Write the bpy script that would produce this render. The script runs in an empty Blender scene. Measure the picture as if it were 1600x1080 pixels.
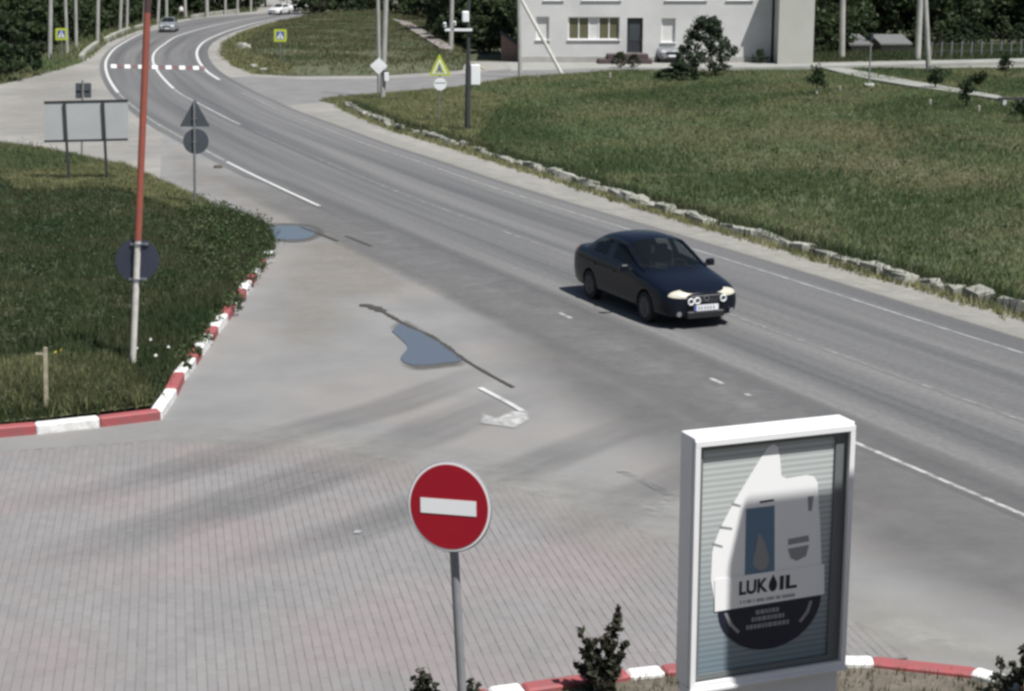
import bpy, bmesh, math, random
import numpy as np
from mathutils import Vector, Matrix
from mathutils.geometry import delaunay_2d_cdt

random.seed(11)
RNG = np.random.default_rng(11)
SC = bpy.context.scene
COL = SC.collection

# ------------------------------------------------------------------ camera, sky, sun, exposure
F, HOR, CAM_H = 2700.0, -60.0, 7.0            # survey of the photograph: focal length (px of a 1600 px frame), horizon row, camera height
PITCH = math.atan((540 - HOR) / F)
cam_data = bpy.data.cameras.new('camera')
cam_data.sensor_width = 36.0
cam_data.lens = 36.0 * F / 1600.0
cam_data.clip_start, cam_data.clip_end = 0.2, 3000.0
cam = bpy.data.objects.new('camera', cam_data)
COL.objects.link(cam)
cam.location = (0, 0, CAM_H)
cam.rotation_euler = (math.pi / 2 - PITCH, 0, 0)
SC.camera = cam

SUN_DIR = Vector((0.38, -0.38, 1.0)).normalized()
world = bpy.data.worlds.new('World')
SC.world = world
world.use_nodes = True
wn = world.node_tree
for n in list(wn.nodes):
    wn.nodes.remove(n)
sky = wn.nodes.new('ShaderNodeTexSky')
sky.sky_type = 'NISHITA'
sky.sun_disc = False
sky.sun_elevation = math.asin(SUN_DIR.z)
sky.sun_rotation = math.radians(135)
sky.air_density, sky.dust_density, sky.ozone_density = 1.0, 1.5, 1.0
bg = wn.nodes.new('ShaderNodeBackground')
bg.inputs['Strength'].default_value = 0.05
wo = wn.nodes.new('ShaderNodeOutputWorld')
wn.links.new(sky.outputs[0], bg.inputs[0])
wn.links.new(bg.outputs[0], wo.inputs[0])

sun_l = bpy.data.lights.new('sun', 'SUN')
sun_l.energy, sun_l.angle, sun_l.color = 4.8, math.radians(0.53), (1.0, 0.985, 0.955)
sun = bpy.data.objects.new('sun', sun_l)
COL.objects.link(sun)
sun.rotation_euler = SUN_DIR.to_track_quat('Z', 'Y').to_euler()

SC.view_settings.view_transform = 'Standard'
SC.view_settings.look = 'None'
SC.view_settings.gamma = 1.0
SC.view_settings.use_curve_mapping = False
SC.view_settings.exposure = 0.42
SC.render.engine = 'CYCLES'
SC.cycles.pixel_filter_type = 'BLACKMAN_HARRIS'
SC.cycles.filter_width = 2.9                  # the soft optics of a cheap street camera
SC.cycles.max_bounces = 6
SC.cycles.transparent_max_bounces = 12


# ------------------------------------------------------------------ survey helpers
def ray(px, py):
    return Vector((px - 800, F * math.cos(PITCH) + (540 - py) * math.sin(PITCH), -F * math.sin(PITCH) + (540 - py) * math.cos(PITCH)))


def G(px, py, z=0.0):
    """surveyed point of the ground"""
    d = ray(px, py)
    t = (z - CAM_H) / d.z
    return Vector((d.x * t, d.y * t, z))


def on_plane(px, py, y):
    """surveyed point of an upright thing standing at depth y"""
    d = ray(px, py)
    t = y / d.y
    return Vector((d.x * t, y, CAM_H + d.z * t))


def gp(pts):
    return [G(*p).to_2d() for p in pts]


def spline(pts, step):
    """Catmull-Rom through 2D points, resampled evenly"""
    P = [Vector(p) for p in pts]
    P = [P[0] * 2 - P[1]] + P + [P[-1] * 2 - P[-2]]
    out = []
    for i in range(1, len(P) - 2):
        p0, p1, p2, p3 = P[i - 1:i + 3]
        n = max(2, int((p2 - p1).length / step * 2))
        for k in range(n):
            t = k / n
            out.append(0.5 * ((2 * p1) + (p2 - p0) * t + (2 * p0 - 5 * p1 + 4 * p2 - p3) * t * t + (3 * p1 - p0 - 3 * p2 + p3) * t ** 3))
    out.append(P[-2])
    res, acc = [out[0]], 0.0
    for a, b in zip(out, out[1:]):
        L = (b - a).length
        if L < 1e-9:
            continue
        while acc + L >= step:
            a = a + (b - a) * ((step - acc) / L)
            res.append(a)
            L = (b - a).length
            acc = 0.0
            if L < 1e-9:
                break
        acc += L
    res.append(out[-1])
    return res


def inside(poly, X, Y):
    P = np.array([tuple(p) for p in poly])
    r = np.zeros(X.shape, bool)
    j = len(P) - 1
    for i in range(len(P)):
        xi, yi, xj, yj = P[i, 0], P[i, 1], P[j, 0], P[j, 1]
        c = ((yi > Y) != (yj > Y)) & (X < (xj - xi) * (Y - yi) / (yj - yi + 1e-12) + xi)
        r ^= c
        j = i
    return r


def edge_dist(poly, X, Y):
    P = np.array([tuple(p) for p in poly])
    D = np.full(X.shape, 1e9)
    for i in range(len(P)):
        a, b = P[i - 1], P[i]
        d = b - a
        t = np.clip(((X - a[0]) * d[0] + (Y - a[1]) * d[1]) / (d @ d + 1e-12), 0, 1)
        D = np.minimum(D, np.hypot(X - a[0] - t * d[0], Y - a[1] - t * d[1]))
    return D


# ------------------------------------------------------------------ materials
MATS = {}


def mat(name, color, rough=0.7, vary=0.0, scale=2.0, color2=None, metal=0.0, bump=0.0, bump_scale=None, spec=None, coat=0.0, island=0.0, big=None, emit=None, detail=6):
    """principled material: base colour, mottled towards color2 by world-position noise, optional per-piece variation"""
    m = bpy.data.materials.new(name)
    m.use_nodes = True
    nt = m.node_tree
    b = nt.nodes['Principled BSDF']
    b.inputs['Roughness'].default_value = rough
    b.inputs['Metallic'].default_value = metal
    if spec is not None:
        b.inputs['Specular IOR Level'].default_value = spec
    if coat:
        b.inputs['Coat Weight'].default_value = coat
        b.inputs['Coat Roughness'].default_value = 0.04
    out = None
    geo = nt.nodes.new('ShaderNodeNewGeometry')
    c2 = color2 or tuple(c * (1 - vary) for c in color)
    if vary or color2:
        no = nt.nodes.new('ShaderNodeTexNoise')
        no.inputs['Scale'].default_value = scale
        no.inputs['Detail'].default_value = detail
        no.inputs['Roughness'].default_value = 0.65
        nt.links.new(geo.outputs['Position'], no.inputs['Vector'])
        rp = nt.nodes.new('ShaderNodeValToRGB')
        rp.color_ramp.elements[0].position, rp.color_ramp.elements[1].position = 0.36, 0.64
        rp.color_ramp.elements[0].color = (*c2, 1)
        rp.color_ramp.elements[1].color = (*color, 1)
        nt.links.new(no.outputs['Fac'], rp.inputs[0])
        out = rp.outputs[0]
    if big:                                    # (colour, scale, amount): a second, larger mottle
        no = nt.nodes.new('ShaderNodeTexNoise')
        no.inputs['Scale'].default_value = big[1]
        no.inputs['Detail'].default_value = 4
        nt.links.new(geo.outputs['Position'], no.inputs['Vector'])
        rp = nt.nodes.new('ShaderNodeValToRGB')
        rp.color_ramp.elements[0].position, rp.color_ramp.elements[1].position = 0.45, 0.62
        rp.color_ramp.elements[0].color = (0, 0, 0, 1)
        rp.color_ramp.elements[1].color = (big[2],) * 3 + (1,)
        nt.links.new(no.outputs['Fac'], rp.inputs[0])
        mx = nt.nodes.new('ShaderNodeMix')
        mx.data_type = 'RGBA'
        nt.links.new(rp.outputs[0], mx.inputs['Factor'])
        if out:
            nt.links.new(out, mx.inputs['A'])
        else:
            mx.inputs['A'].default_value = (*color, 1)
        mx.inputs['B'].default_value = (*big[0], 1)
        out = mx.outputs['Result']
    if island:
        oi = nt.nodes.new('ShaderNodeObjectInfo')
        ad = nt.nodes.new('ShaderNodeMath')
        ad.operation = 'ADD'
        nt.links.new(geo.outputs['Random Per Island'], ad.inputs[0])
        nt.links.new(oi.outputs['Random'], ad.inputs[1])
        fr = nt.nodes.new('ShaderNodeMath')
        fr.operation = 'FRACT'
        nt.links.new(ad.outputs[0], fr.inputs[0])
        mr = nt.nodes.new('ShaderNodeMapRange')
        mr.inputs['To Min'].default_value, mr.inputs['To Max'].default_value = 1 - island, 1 + island
        nt.links.new(fr.outputs[0], mr.inputs['Value'])
        hv = nt.nodes.new('ShaderNodeHueSaturation')
        nt.links.new(mr.outputs[0], hv.inputs['Value'])
        if out:
            nt.links.new(out, hv.inputs['Color'])
        else:
            hv.inputs['Color'].default_value = (*color, 1)
        out = hv.outputs[0]
    if out:
        nt.links.new(out, b.inputs['Base Color'])
    else:
        b.inputs['Base Color'].default_value = (*color, 1)
    if bump:
        no = nt.nodes.new('ShaderNodeTexNoise')
        no.inputs['Scale'].default_value = bump_scale or 40
        no.inputs['Detail'].default_value = 4
        nt.links.new(geo.outputs['Position'], no.inputs['Vector'])
        bp = nt.nodes.new('ShaderNodeBump')
        bp.inputs['Strength'].default_value = bump
        bp.inputs['Distance'].default_value = 0.02
        nt.links.new(no.outputs['Fac'], bp.inputs['Height'])
        nt.links.new(bp.outputs[0], b.inputs['Normal'])
    if emit:
        b.inputs['Emission Color'].default_value = (*emit[0], 1)
        b.inputs['Emission Strength'].default_value = emit[1]
    MATS[name] = m
    return m


def leaf_mat(name, color, color2, scale=0.5, island=0.35, trans=0.25):
    m = mat(name, color, 0.6, scale=scale, color2=color2, island=island, spec=0.25)
    nt = m.node_tree
    b = nt.nodes['Principled BSDF']
    tr = nt.nodes.new('ShaderNodeBsdfTranslucent')
    src = b.inputs['Base Color'].links[0].from_socket
    nt.links.new(src, tr.inputs['Color'])
    mx = nt.nodes.new('ShaderNodeMixShader')
    mx.inputs[0].default_value = trans
    nt.links.new(b.outputs[0], mx.inputs[1])
    nt.links.new(tr.outputs[0], mx.inputs[2])
    nt.links.new(mx.outputs[0], nt.nodes['Material Output'].inputs['Surface'])
    return m


def worn_mat(name, color, cover=0.5, scale=6.0, rough=0.7, soft=0.12, stretch=None, fade=0.0):
    """thin print or paint worn away in noisy patches"""
    m = mat(name, color, rough, vary=0.15, scale=3)
    nt = m.node_tree
    b = nt.nodes['Principled BSDF']
    geo = nt.nodes.new('ShaderNodeNewGeometry')
    no = nt.nodes.new('ShaderNodeTexNoise')
    no.inputs['Scale'].default_value = scale
    no.inputs['Detail'].default_value = 8
    no.inputs['Roughness'].default_value = 0.7
    if stretch:
        uvn = nt.nodes.new('ShaderNodeUVMap')
        mp = nt.nodes.new('ShaderNodeMapping')
        mp.inputs['Scale'].default_value = stretch
        nt.links.new(uvn.outputs[0], mp.inputs[0])
        nt.links.new(mp.outputs[0], no.inputs['Vector'])
    else:
        nt.links.new(geo.outputs['Position'], no.inputs['Vector'])
    rp = nt.nodes.new('ShaderNodeValToRGB')
    e = rp.color_ramp.elements
    e[0].position, e[1].position = 1 - cover - soft, 1 - cover + soft
    e[0].color, e[1].color = (0, 0, 0, 1), (1, 1, 1, 1)
    nt.links.new(no.outputs['Fac'], rp.inputs[0])
    out = rp.outputs[0]
    if fade:
        at = nt.nodes.new('ShaderNodeAttribute')
        at.attribute_name = 'cover'
        m1 = nt.nodes.new('ShaderNodeMath')
        m1.operation = 'MULTIPLY'
        nt.links.new(out, m1.inputs[0])
        nt.links.new(at.outputs['Fac'], m1.inputs[1])
        m2 = nt.nodes.new('ShaderNodeMath')
        m2.operation = 'MULTIPLY'
        m2.inputs[1].default_value = fade
        nt.links.new(m1.outputs[0], m2.inputs[0])
        out = m2.outputs[0]
    nt.links.new(out, b.inputs['Alpha'])
    return m


def road_mat():
    """old grey asphalt, polished and stained in bands along the driving direction (uv: metres across, metres along)"""
    m = mat('worn_asphalt', (0.150, 0.147, 0.146), 0.82, bump=0.25, bump_scale=60)
    nt = m.node_tree
    b = nt.nodes['Principled BSDF']
    uvn = nt.nodes.new('ShaderNodeUVMap')
    mp = nt.nodes.new('ShaderNodeMapping')
    mp.inputs['Scale'].default_value = (1.0, 0.012, 1)
    nt.links.new(uvn.outputs[0], mp.inputs[0])
    no = nt.nodes.new('ShaderNodeTexNoise')
    no.inputs['Scale'].default_value = 1.15
    no.inputs['Detail'].default_value = 5
    no.inputs['Roughness'].default_value = 0.6
    nt.links.new(mp.outputs[0], no.inputs['Vector'])
    rp = nt.nodes.new('ShaderNodeValToRGB')
    e = rp.color_ramp.elements
    e[0].position, e[1].position = 0.34, 0.70
    e[0].color, e[1].color = (0.080, 0.080, 0.082, 1), (0.166, 0.164, 0.160, 1)
    nt.links.new(no.outputs['Fac'], rp.inputs[0])
    geo = nt.nodes.new('ShaderNodeNewGeometry')
    n2 = nt.nodes.new('ShaderNodeTexNoise')
    n2.inputs['Scale'].default_value = 9
    n2.inputs['Detail'].default_value = 8
    nt.links.new(geo.outputs['Position'], n2.inputs['Vector'])
    mx = nt.nodes.new('ShaderNodeMix')
    mx.data_type, mx.blend_type = 'RGBA', 'OVERLAY'
    mx.inputs['Factor'].default_value = 0.3
    nt.links.new(rp.outputs[0], mx.inputs['A'])
    nt.links.new(n2.outputs['Fac'], mx.inputs['B'])
    nt.links.new(mx.outputs['Result'], b.inputs['Base Color'])
    return m


road_mat()
mat('gravel', (0.285, 0.272, 0.248), 0.95, scale=0.9, color2=(0.225, 0.216, 0.198), bump=0.5, bump_scale=25, big=((0.17, 0.165, 0.155), 0.12, 0.5))
mat('forecourt_asphalt', (0.212, 0.209, 0.204), 0.9, scale=0.55, color2=(0.175, 0.174, 0.172), bump=0.3, bump_scale=50, big=((0.225, 0.208, 0.192), 0.25, 0.6))
mat('side_asphalt', (0.19, 0.187, 0.185), 0.9, vary=0.2, scale=0.6, bump=0.2)
mat('pale_path', (0.29, 0.29, 0.265), 0.9, vary=0.2, scale=0.7)
mat('paver_stone', (0.212, 0.202, 0.200), 0.85, scale=0.5, color2=(0.180, 0.177, 0.175), island=0.05, big=((0.222, 0.190, 0.188), 0.4, 0.7), bump=0.2, bump_scale=90)
mat('joint_sand', (0.20, 0.19, 0.18), 0.95, vary=0.3, scale=4)
mat('white_paint', (0.78, 0.78, 0.77), 0.6, vary=0.18, scale=5)
mat('kerb_white', (0.80, 0.80, 0.79), 0.7, color2=(0.55, 0.54, 0.52), scale=7, bump=0.3, bump_scale=30)
mat('kerb_red', (0.34, 0.07, 0.075), 0.7, color2=(0.25, 0.085, 0.085), scale=6, bump=0.3, bump_scale=30)
worn_mat('line_paint', (0.46, 0.46, 0.45), cover=0.55, scale=5, soft=0.15)
worn_mat('line_paint_dull', (0.30, 0.30, 0.29), cover=0.62, scale=2.5, soft=0.2)
worn_mat('line_paint_fresh', (0.56, 0.56, 0.55), cover=0.72, scale=2.5, soft=0.15)
worn_mat('line_paint_faint', (0.27, 0.27, 0.265), cover=0.47, scale=3.5, soft=0.14)
worn_mat('arrow_paint', (0.48, 0.48, 0.465), cover=0.60, scale=9, soft=0.2, fade=1.0)
worn_mat('tar_film', (0.120, 0.118, 0.117), cover=0.62, scale=0.5, soft=0.4, fade=0.85)
worn_mat('edge_dust', (0.152, 0.150, 0.148), cover=0.72, scale=0.9, soft=0.35, fade=1.0)
worn_mat('arrow_paint_faint', (0.34, 0.34, 0.33), cover=0.50, scale=6, soft=0.2, fade=0.7)
worn_mat('verge_sand', (0.36, 0.35, 0.31), cover=0.62, scale=1.2, soft=0.3, fade=0.9)
worn_mat('red_road_paint', (0.25, 0.12, 0.125), cover=0.56, scale=2, soft=0.2)
worn_mat('tyre_rubber_trace', (0.105, 0.106, 0.112), cover=0.50, scale=1.2, soft=0.32, stretch=(2.2, 0.12, 1), fade=0.5)
worn_mat('dirt_film', (0.285, 0.26, 0.225), cover=0.52, scale=0.8, soft=0.25, fade=0.8)
worn_mat('pale_dust', (0.34, 0.325, 0.30), cover=0.5, scale=0.7, soft=0.25, fade=0.7)
worn_mat('damp', (0.10, 0.095, 0.088), cover=0.8, scale=2, soft=0.3, fade=0.8)
worn_mat('crack_dirt', (0.055, 0.048, 0.042), cover=0.72, scale=4, soft=0.15)
mat('wet_rim', (0.085, 0.078, 0.07), 0.5, vary=0.3, scale=5)
mat('lawn_ground', (0.080, 0.092, 0.046), 0.95, scale=0.35, color2=(0.096, 0.092, 0.056), big=((0.042, 0.066, 0.030), 0.13, 0.9))
mat('verge_ground', (0.115, 0.118, 0.062), 0.95, scale=0.8, color2=(0.085, 0.095, 0.045))
mat('soil', (0.085, 0.070, 0.056), 0.98, color2=(0.13, 0.108, 0.085), scale=3.5, bump=0.8, bump_scale=12)
mat('bed_soil', (0.10, 0.085, 0.068), 0.98, color2=(0.15, 0.125, 0.10), scale=3.5, bump=0.8, bump_scale=12, big=((0.035, 0.045, 0.02), 0.9, 0.55))
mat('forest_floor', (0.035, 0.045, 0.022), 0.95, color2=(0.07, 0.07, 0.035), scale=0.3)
leaf_mat('grass_blade', (0.125, 0.180, 0.074), (0.225, 0.212, 0.112), scale=0.11, island=0.08, trans=0.4)
leaf_mat('mound_blade', (0.090, 0.108, 0.046), (0.135, 0.128, 0.068), scale=0.10, island=0.12, trans=0.35)
leaf_mat('grass_blade_dark', (0.070, 0.116, 0.047), (0.105, 0.136, 0.058), scale=0.2, island=0.08, trans=0.4)
leaf_mat('grass_blade_deep', (0.038, 0.068, 0.026), (0.080, 0.086, 0.042), scale=0.30, island=0.16, trans=0.35)
leaf_mat('grass_blade_dry', (0.27, 0.26, 0.135), (0.15, 0.165, 0.07), scale=0.9, island=0.25)
leaf_mat('leaf_dark', (0.026, 0.046, 0.022), (0.044, 0.062, 0.028), scale=0.35, island=0.3, trans=0.4)
leaf_mat('leaf_mid', (0.042, 0.070, 0.030), (0.062, 0.080, 0.036), scale=0.35, island=0.3, trans=0.4)
leaf_mat('leaf_grey', (0.050, 0.070, 0.040), (0.030, 0.046, 0.026), scale=0.8, island=0.3, trans=0.35)
leaf_mat('leaf_shrub', (0.024, 0.034, 0.018), (0.044, 0.040, 0.028), scale=6, island=0.4, trans=0.12)
mat('bark', (0.09, 0.075, 0.06), 0.95, vary=0.4, scale=3, bump=0.5, bump_scale=12)
mat('whitewash', (0.62, 0.62, 0.58), 0.9, vary=0.2, scale=5)
mat('pole_concrete', (0.38, 0.375, 0.35), 0.9, vary=0.22, scale=1.6, bump=0.2)
mat('stone_grey', (0.32, 0.318, 0.28), 0.95, color2=(0.22, 0.22, 0.185), scale=1.6, island=0.18, bump=0.5, bump_scale=14)
mat('galvanised', (0.30, 0.31, 0.32), 0.45, vary=0.2, scale=8, metal=0.6)
mat('pole_paint_grey', (0.23, 0.235, 0.25), 0.5, vary=0.15, scale=6)
mat('dark_metal', (0.045, 0.048, 0.052), 0.55, vary=0.2, scale=6)
mat('sign_back', (0.075, 0.086, 0.10), 0.55, vary=0.15, scale=3)
mat('sign_back_blue', (0.036, 0.042, 0.066), 0.5, vary=0.1, scale=3)
mat('board_back', (0.46, 0.475, 0.47), 0.6, vary=0.08, scale=1.2)
mat('sign_red', (0.33, 0.012, 0.024), 0.5, vary=0.06, scale=3, spec=0.15)
mat('sign_white', (0.82, 0.83, 0.83), 0.45)
mat('sign_yellow', (0.46, 0.52, 0.05), 0.5)
mat('sign_blue', (0.06, 0.09, 0.35), 0.45)
mat('sign_black', (0.03, 0.03, 0.04), 0.5)
mat('pole_red', (0.30, 0.075, 0.048), 0.6, color2=(0.24, 0.075, 0.055), scale=4)
mat('pole_cream', (0.62, 0.60, 0.545), 0.6, color2=(0.48, 0.46, 0.42), scale=5)
mat('pole_top_dark', (0.07, 0.035, 0.035), 0.6)
mat('stake_wood', (0.42, 0.385, 0.27), 0.85, vary=0.4, scale=8)
mat('lightbox_white', (0.74, 0.74, 0.75), 0.35, vary=0.04, scale=2)
mat('lightbox_gasket', (0.13, 0.14, 0.142), 0.6)
mat('print_white', (0.82, 0.82, 0.82), 0.4)
mat('print_blue', (0.115, 0.19, 0.28), 0.4)
mat('print_navy', (0.012, 0.014, 0.03), 0.4)
mat('print_black', (0.012, 0.012, 0.018), 0.4)
mat('print_grey', (0.26, 0.27, 0.28), 0.4)
mat('facade_plaster', (0.56, 0.56, 0.545), 0.9, vary=0.13, scale=0.4, bump=0.15)
mat('wing_plaster', (0.43, 0.43, 0.385), 0.9, vary=0.07, scale=0.5)
mat('window_frame', (0.75, 0.75, 0.74), 0.5)
mat('curtain_olive', (0.28, 0.265, 0.11), 0.9, vary=0.2, scale=3)
mat('curtain_white', (0.70, 0.70, 0.66), 0.9)
mat('door_dark', (0.032, 0.034, 0.04), 0.45)
mat('step_tile', (0.085, 0.055, 0.058), 0.7, vary=0.2, scale=3)
mat('roof_dark', (0.05, 0.048, 0.05), 0.7, vary=0.2, scale=2)
mat('brick_wall', (0.27, 0.185, 0.15), 0.9, vary=0.2, scale=1.5)
mat('shed_wall', (0.30, 0.26, 0.245), 0.9, vary=0.2, scale=1.5)
mat('shed_roof', (0.15, 0.152, 0.15), 0.7, vary=0.2, scale=1.5)
mat('car_navy', (0.004, 0.006, 0.012), 0.28, spec=0.25, coat=0.12)
mat('car_silver', (0.40, 0.41, 0.42), 0.3, metal=0.5, coat=0.6)
mat('car_grey', (0.26, 0.265, 0.275), 0.3, metal=0.3, coat=0.8)
mat('car_white', (0.68, 0.68, 0.68), 0.3, coat=0.6)
mat('rubber', (0.016, 0.016, 0.017), 0.85)
mat('rim_alloy', (0.085, 0.088, 0.095), 0.5, metal=0.4)
mat('black_plastic', (0.012, 0.012, 0.014), 0.5)
mat('chrome', (0.65, 0.66, 0.68), 0.15, metal=1.0)
mat('headlamp', (0.50, 0.47, 0.39), 0.12, coat=1.0, emit=((1.0, 0.93, 0.72), 0.05))
mat('tail_lamp', (0.25, 0.01, 0.01), 0.15, coat=1.0)
mat('plate_white', (0.74, 0.75, 0.77), 0.4)
mat('seat_cloth', (0.06, 0.058, 0.056), 0.9)
mat('dash_cloth', (0.10, 0.105, 0.10), 0.7)
mat('cloth_white', (0.7, 0.7, 0.7), 0.9)
mat('cloth_dark', (0.02, 0.02, 0.025), 0.9)
mat('skin', (0.45, 0.28, 0.2), 0.7)
mat('hair', (0.03, 0.02, 0.015), 0.8)
mat('petal_white', (0.75, 0.75, 0.70), 0.7)
mat('petal_yellow', (0.62, 0.52, 0.05), 0.7)
mat('stem_green', (0.05, 0.08, 0.025), 0.7)
mat('glass', (0.012, 0.016, 0.02), 0.06, spec=0.6)
mat('house_glass', (0.06, 0.07, 0.075), 0.08, spec=0.6)
mat('puddle_water', (0.095, 0.108, 0.130), 0.02, spec=0.9)


def glazing():
    m = mat('car_glass', (0.015, 0.02, 0.024), 0.05, spec=0.5)
    nt = m.node_tree
    tr = nt.nodes.new('ShaderNodeBsdfTransparent')
    tr.inputs[0].default_value = (0.62, 0.68, 0.66, 1)
    mx = nt.nodes.new('ShaderNodeMixShader')
    mx.inputs[0].default_value = 0.62
    nt.links.new(nt.nodes['Principled BSDF'].outputs[0], mx.inputs[1])
    nt.links.new(tr.outputs[0], mx.inputs[2])
    nt.links.new(mx.outputs[0], nt.nodes['Material Output'].inputs['Surface'])


glazing()


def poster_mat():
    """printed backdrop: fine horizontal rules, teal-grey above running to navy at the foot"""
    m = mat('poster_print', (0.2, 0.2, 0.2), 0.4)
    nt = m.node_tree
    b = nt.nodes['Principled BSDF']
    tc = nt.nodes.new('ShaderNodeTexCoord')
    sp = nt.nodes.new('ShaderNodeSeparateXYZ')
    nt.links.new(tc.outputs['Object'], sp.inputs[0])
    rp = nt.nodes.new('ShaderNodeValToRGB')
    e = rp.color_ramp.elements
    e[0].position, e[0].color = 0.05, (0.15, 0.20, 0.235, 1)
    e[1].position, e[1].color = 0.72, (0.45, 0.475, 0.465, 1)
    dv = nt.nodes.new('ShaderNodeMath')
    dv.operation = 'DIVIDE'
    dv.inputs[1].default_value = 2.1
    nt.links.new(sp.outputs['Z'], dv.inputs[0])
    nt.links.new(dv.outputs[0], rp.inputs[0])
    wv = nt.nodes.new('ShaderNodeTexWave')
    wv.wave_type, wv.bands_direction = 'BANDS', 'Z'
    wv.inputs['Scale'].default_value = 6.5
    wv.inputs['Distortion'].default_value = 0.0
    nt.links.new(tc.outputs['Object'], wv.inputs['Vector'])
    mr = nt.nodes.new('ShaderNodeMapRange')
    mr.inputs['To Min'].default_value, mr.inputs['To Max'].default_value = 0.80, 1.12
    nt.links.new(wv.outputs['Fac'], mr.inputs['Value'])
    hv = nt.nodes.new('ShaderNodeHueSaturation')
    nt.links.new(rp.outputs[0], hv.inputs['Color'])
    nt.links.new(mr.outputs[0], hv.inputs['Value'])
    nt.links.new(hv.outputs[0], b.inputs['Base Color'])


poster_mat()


# ------------------------------------------------------------------ mesh and object helpers
class MB:
    """collects simple solids and links them as ONE mesh object"""
    def __init__(self):
        self.v, self.f = [], []

    def add(self, vs, fs):
        o = len(self.v)
        self.v += [tuple(p) for p in vs]
        self.f += [tuple(i + o for i in f) for f in fs]
        return self

    def box(self, c, s, rot=None, bev=0.0):
        c = Vector(c)
        h = [x / 2 for x in s]
        if bev <= 0:
            vs = [Vector((sx * h[0], sy * h[1], sz * h[2])) for sz in (-1, 1) for sy in (-1, 1) for sx in (-1, 1)]
            fs = [(0, 2, 3, 1), (4, 5, 7, 6), (0, 1, 5, 4), (2, 6, 7, 3), (0, 4, 6, 2), (1, 3, 7, 5)]
        else:
            b = bev
            prof = [(-h[0] + b, -h[1]), (h[0] - b, -h[1]), (h[0], -h[1] + b), (h[0], h[1] - b), (h[0] - b, h[1]), (-h[0] + b, h[1]), (-h[0], h[1] - b), (-h[0], -h[1] + b)]
            vs, fs = [], []
            lev = [(-h[2], 1), (h[2] - b, 1), (h[2], 0)]
            for z, full in lev:
                for x, y in prof:
                    k = 1.0 if full else 1.0
                    sx = x if full else x * (1 - b / h[0])
                    sy = y if full else y * (1 - b / h[1])
                    vs.append(Vector((sx, sy, z)))
            for l in range(2):
                for i in range(8):
                    j = (i + 1) % 8
                    fs.append((l * 8 + i, l * 8 + j, l * 8 + 8 + j, l * 8 + 8 + i))
            fs.append(tuple(range(16, 24)))
            fs.append(tuple(range(7, -1, -1)))
        if rot is not None:
            vs = [rot @ p for p in vs]
        return self.add([c + p for p in vs], fs)

    def cyl(self, a, b, r0, r1=None, n=12, caps=True):
        a, b = Vector(a), Vector(b)
        r1 = r0 if r1 is None else r1
        d = (b - a).normalized()
        u = d.orthogonal().normalized()
        w = d.cross(u)
        vs = []
        for p, r in ((a, r0), (b, r1)):
            for i in range(n):
                t = 2 * math.pi * i / n
                vs.append(p + u * (r * math.cos(t)) + w * (r * math.sin(t)))
        fs = [(i, (i + 1) % n, n + (i + 1) % n, n + i) for i in range(n)]
        if caps:
            fs += [tuple(range(n - 1, -1, -1)), tuple(range(n, 2 * n))]
        return self.add(vs, fs)

    def prism(self, poly, y0, y1):
        """outline in the local xz plane, extruded along y from y0 (front) to y1"""
        n = len(poly)
        a = sum(poly[i - 1][0] * poly[i][1] - poly[i][0] * poly[i - 1][1] for i in range(n))
        if a < 0:
            poly = poly[::-1]
        vs = [(x, y0, z) for x, z in poly] + [(x, y1, z) for x, z in poly]
        fs = [tuple(range(n)), tuple(range(2 * n - 1, n - 1, -1))] + [(i, i + n, (i + 1) % n + n, (i + 1) % n) for i in range(n)]
        return self.add(vs, fs)

    def torus(self, c, axis, R, r, n=24, m=8):
        c, d = Vector(c), Vector(axis).normalized()
        u = d.orthogonal().normalized()
        w = d.cross(u)
        vs = []
        for i in range(n):
            t = 2 * math.pi * i / n
            e = u * math.cos(t) + w * math.sin(t)
            for j in range(m):
                s = 2 * math.pi * j / m
                vs.append(c + e * (R + r * math.cos(s)) + d * (r * math.sin(s)))
        fs = [(i * m + j, ((i + 1) % n) * m + j, ((i + 1) % n) * m + (j + 1) % m, i * m + (j + 1) % m) for i in range(n) for j in range(m)]
        return self.add(vs, fs)

    def mesh(self, name):
        me = bpy.data.meshes.new(name)
        me.from_pydata(self.v, [], self.f)
        me.update()
        return me

    def build(self, name, m, parent=None, smooth=False):
        me = self.mesh(name)
        return link(name, me, m, parent, smooth)


def link(name, me, m, parent=None, smooth=False):
    if m and not me.materials:
        me.materials.append(MATS[m])
    if smooth:
        me.shade_smooth()
        try:
            me.set_sharp_from_angle(angle=math.radians(40))
        except Exception:
            pass
    o = bpy.data.objects.new(name, me)
    COL.objects.link(o)
    if parent:
        o.parent = parent
    return o


def tag(o, label, cat, group=None):
    o['label'], o['category'] = label, cat
    if group:
        o['group'] = group
    return o


def thing(name, label, cat, loc, group=None, rz=0.0):
    o = bpy.data.objects.new(name, None)
    COL.objects.link(o)
    o.location = loc
    o.rotation_euler = (0, 0, rz)
    o.empty_display_size = 0.3
    return tag(o, label, cat, group)


def struct(o, kind='structure'):
    o['kind'] = kind
    return o


def dup(o, name=None, loc=None, rz=None, scale=None, label=None, group=None):
    r = o.copy()
    if name:
        r.name = name
    COL.objects.link(r)
    for k in o.children:
        c = k.copy()
        COL.objects.link(c)
        c.parent = r
        for q in k.children:
            d = q.copy()
            COL.objects.link(d)
            d.parent = c
    if loc is not None:
        r.location = loc
    if rz is not None:
        r.rotation_euler = (0, 0, rz)
    if scale is not None:
        r.scale = scale
    if label:
        r['label'] = label
    if group:
        r['group'] = group
    return r


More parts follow.
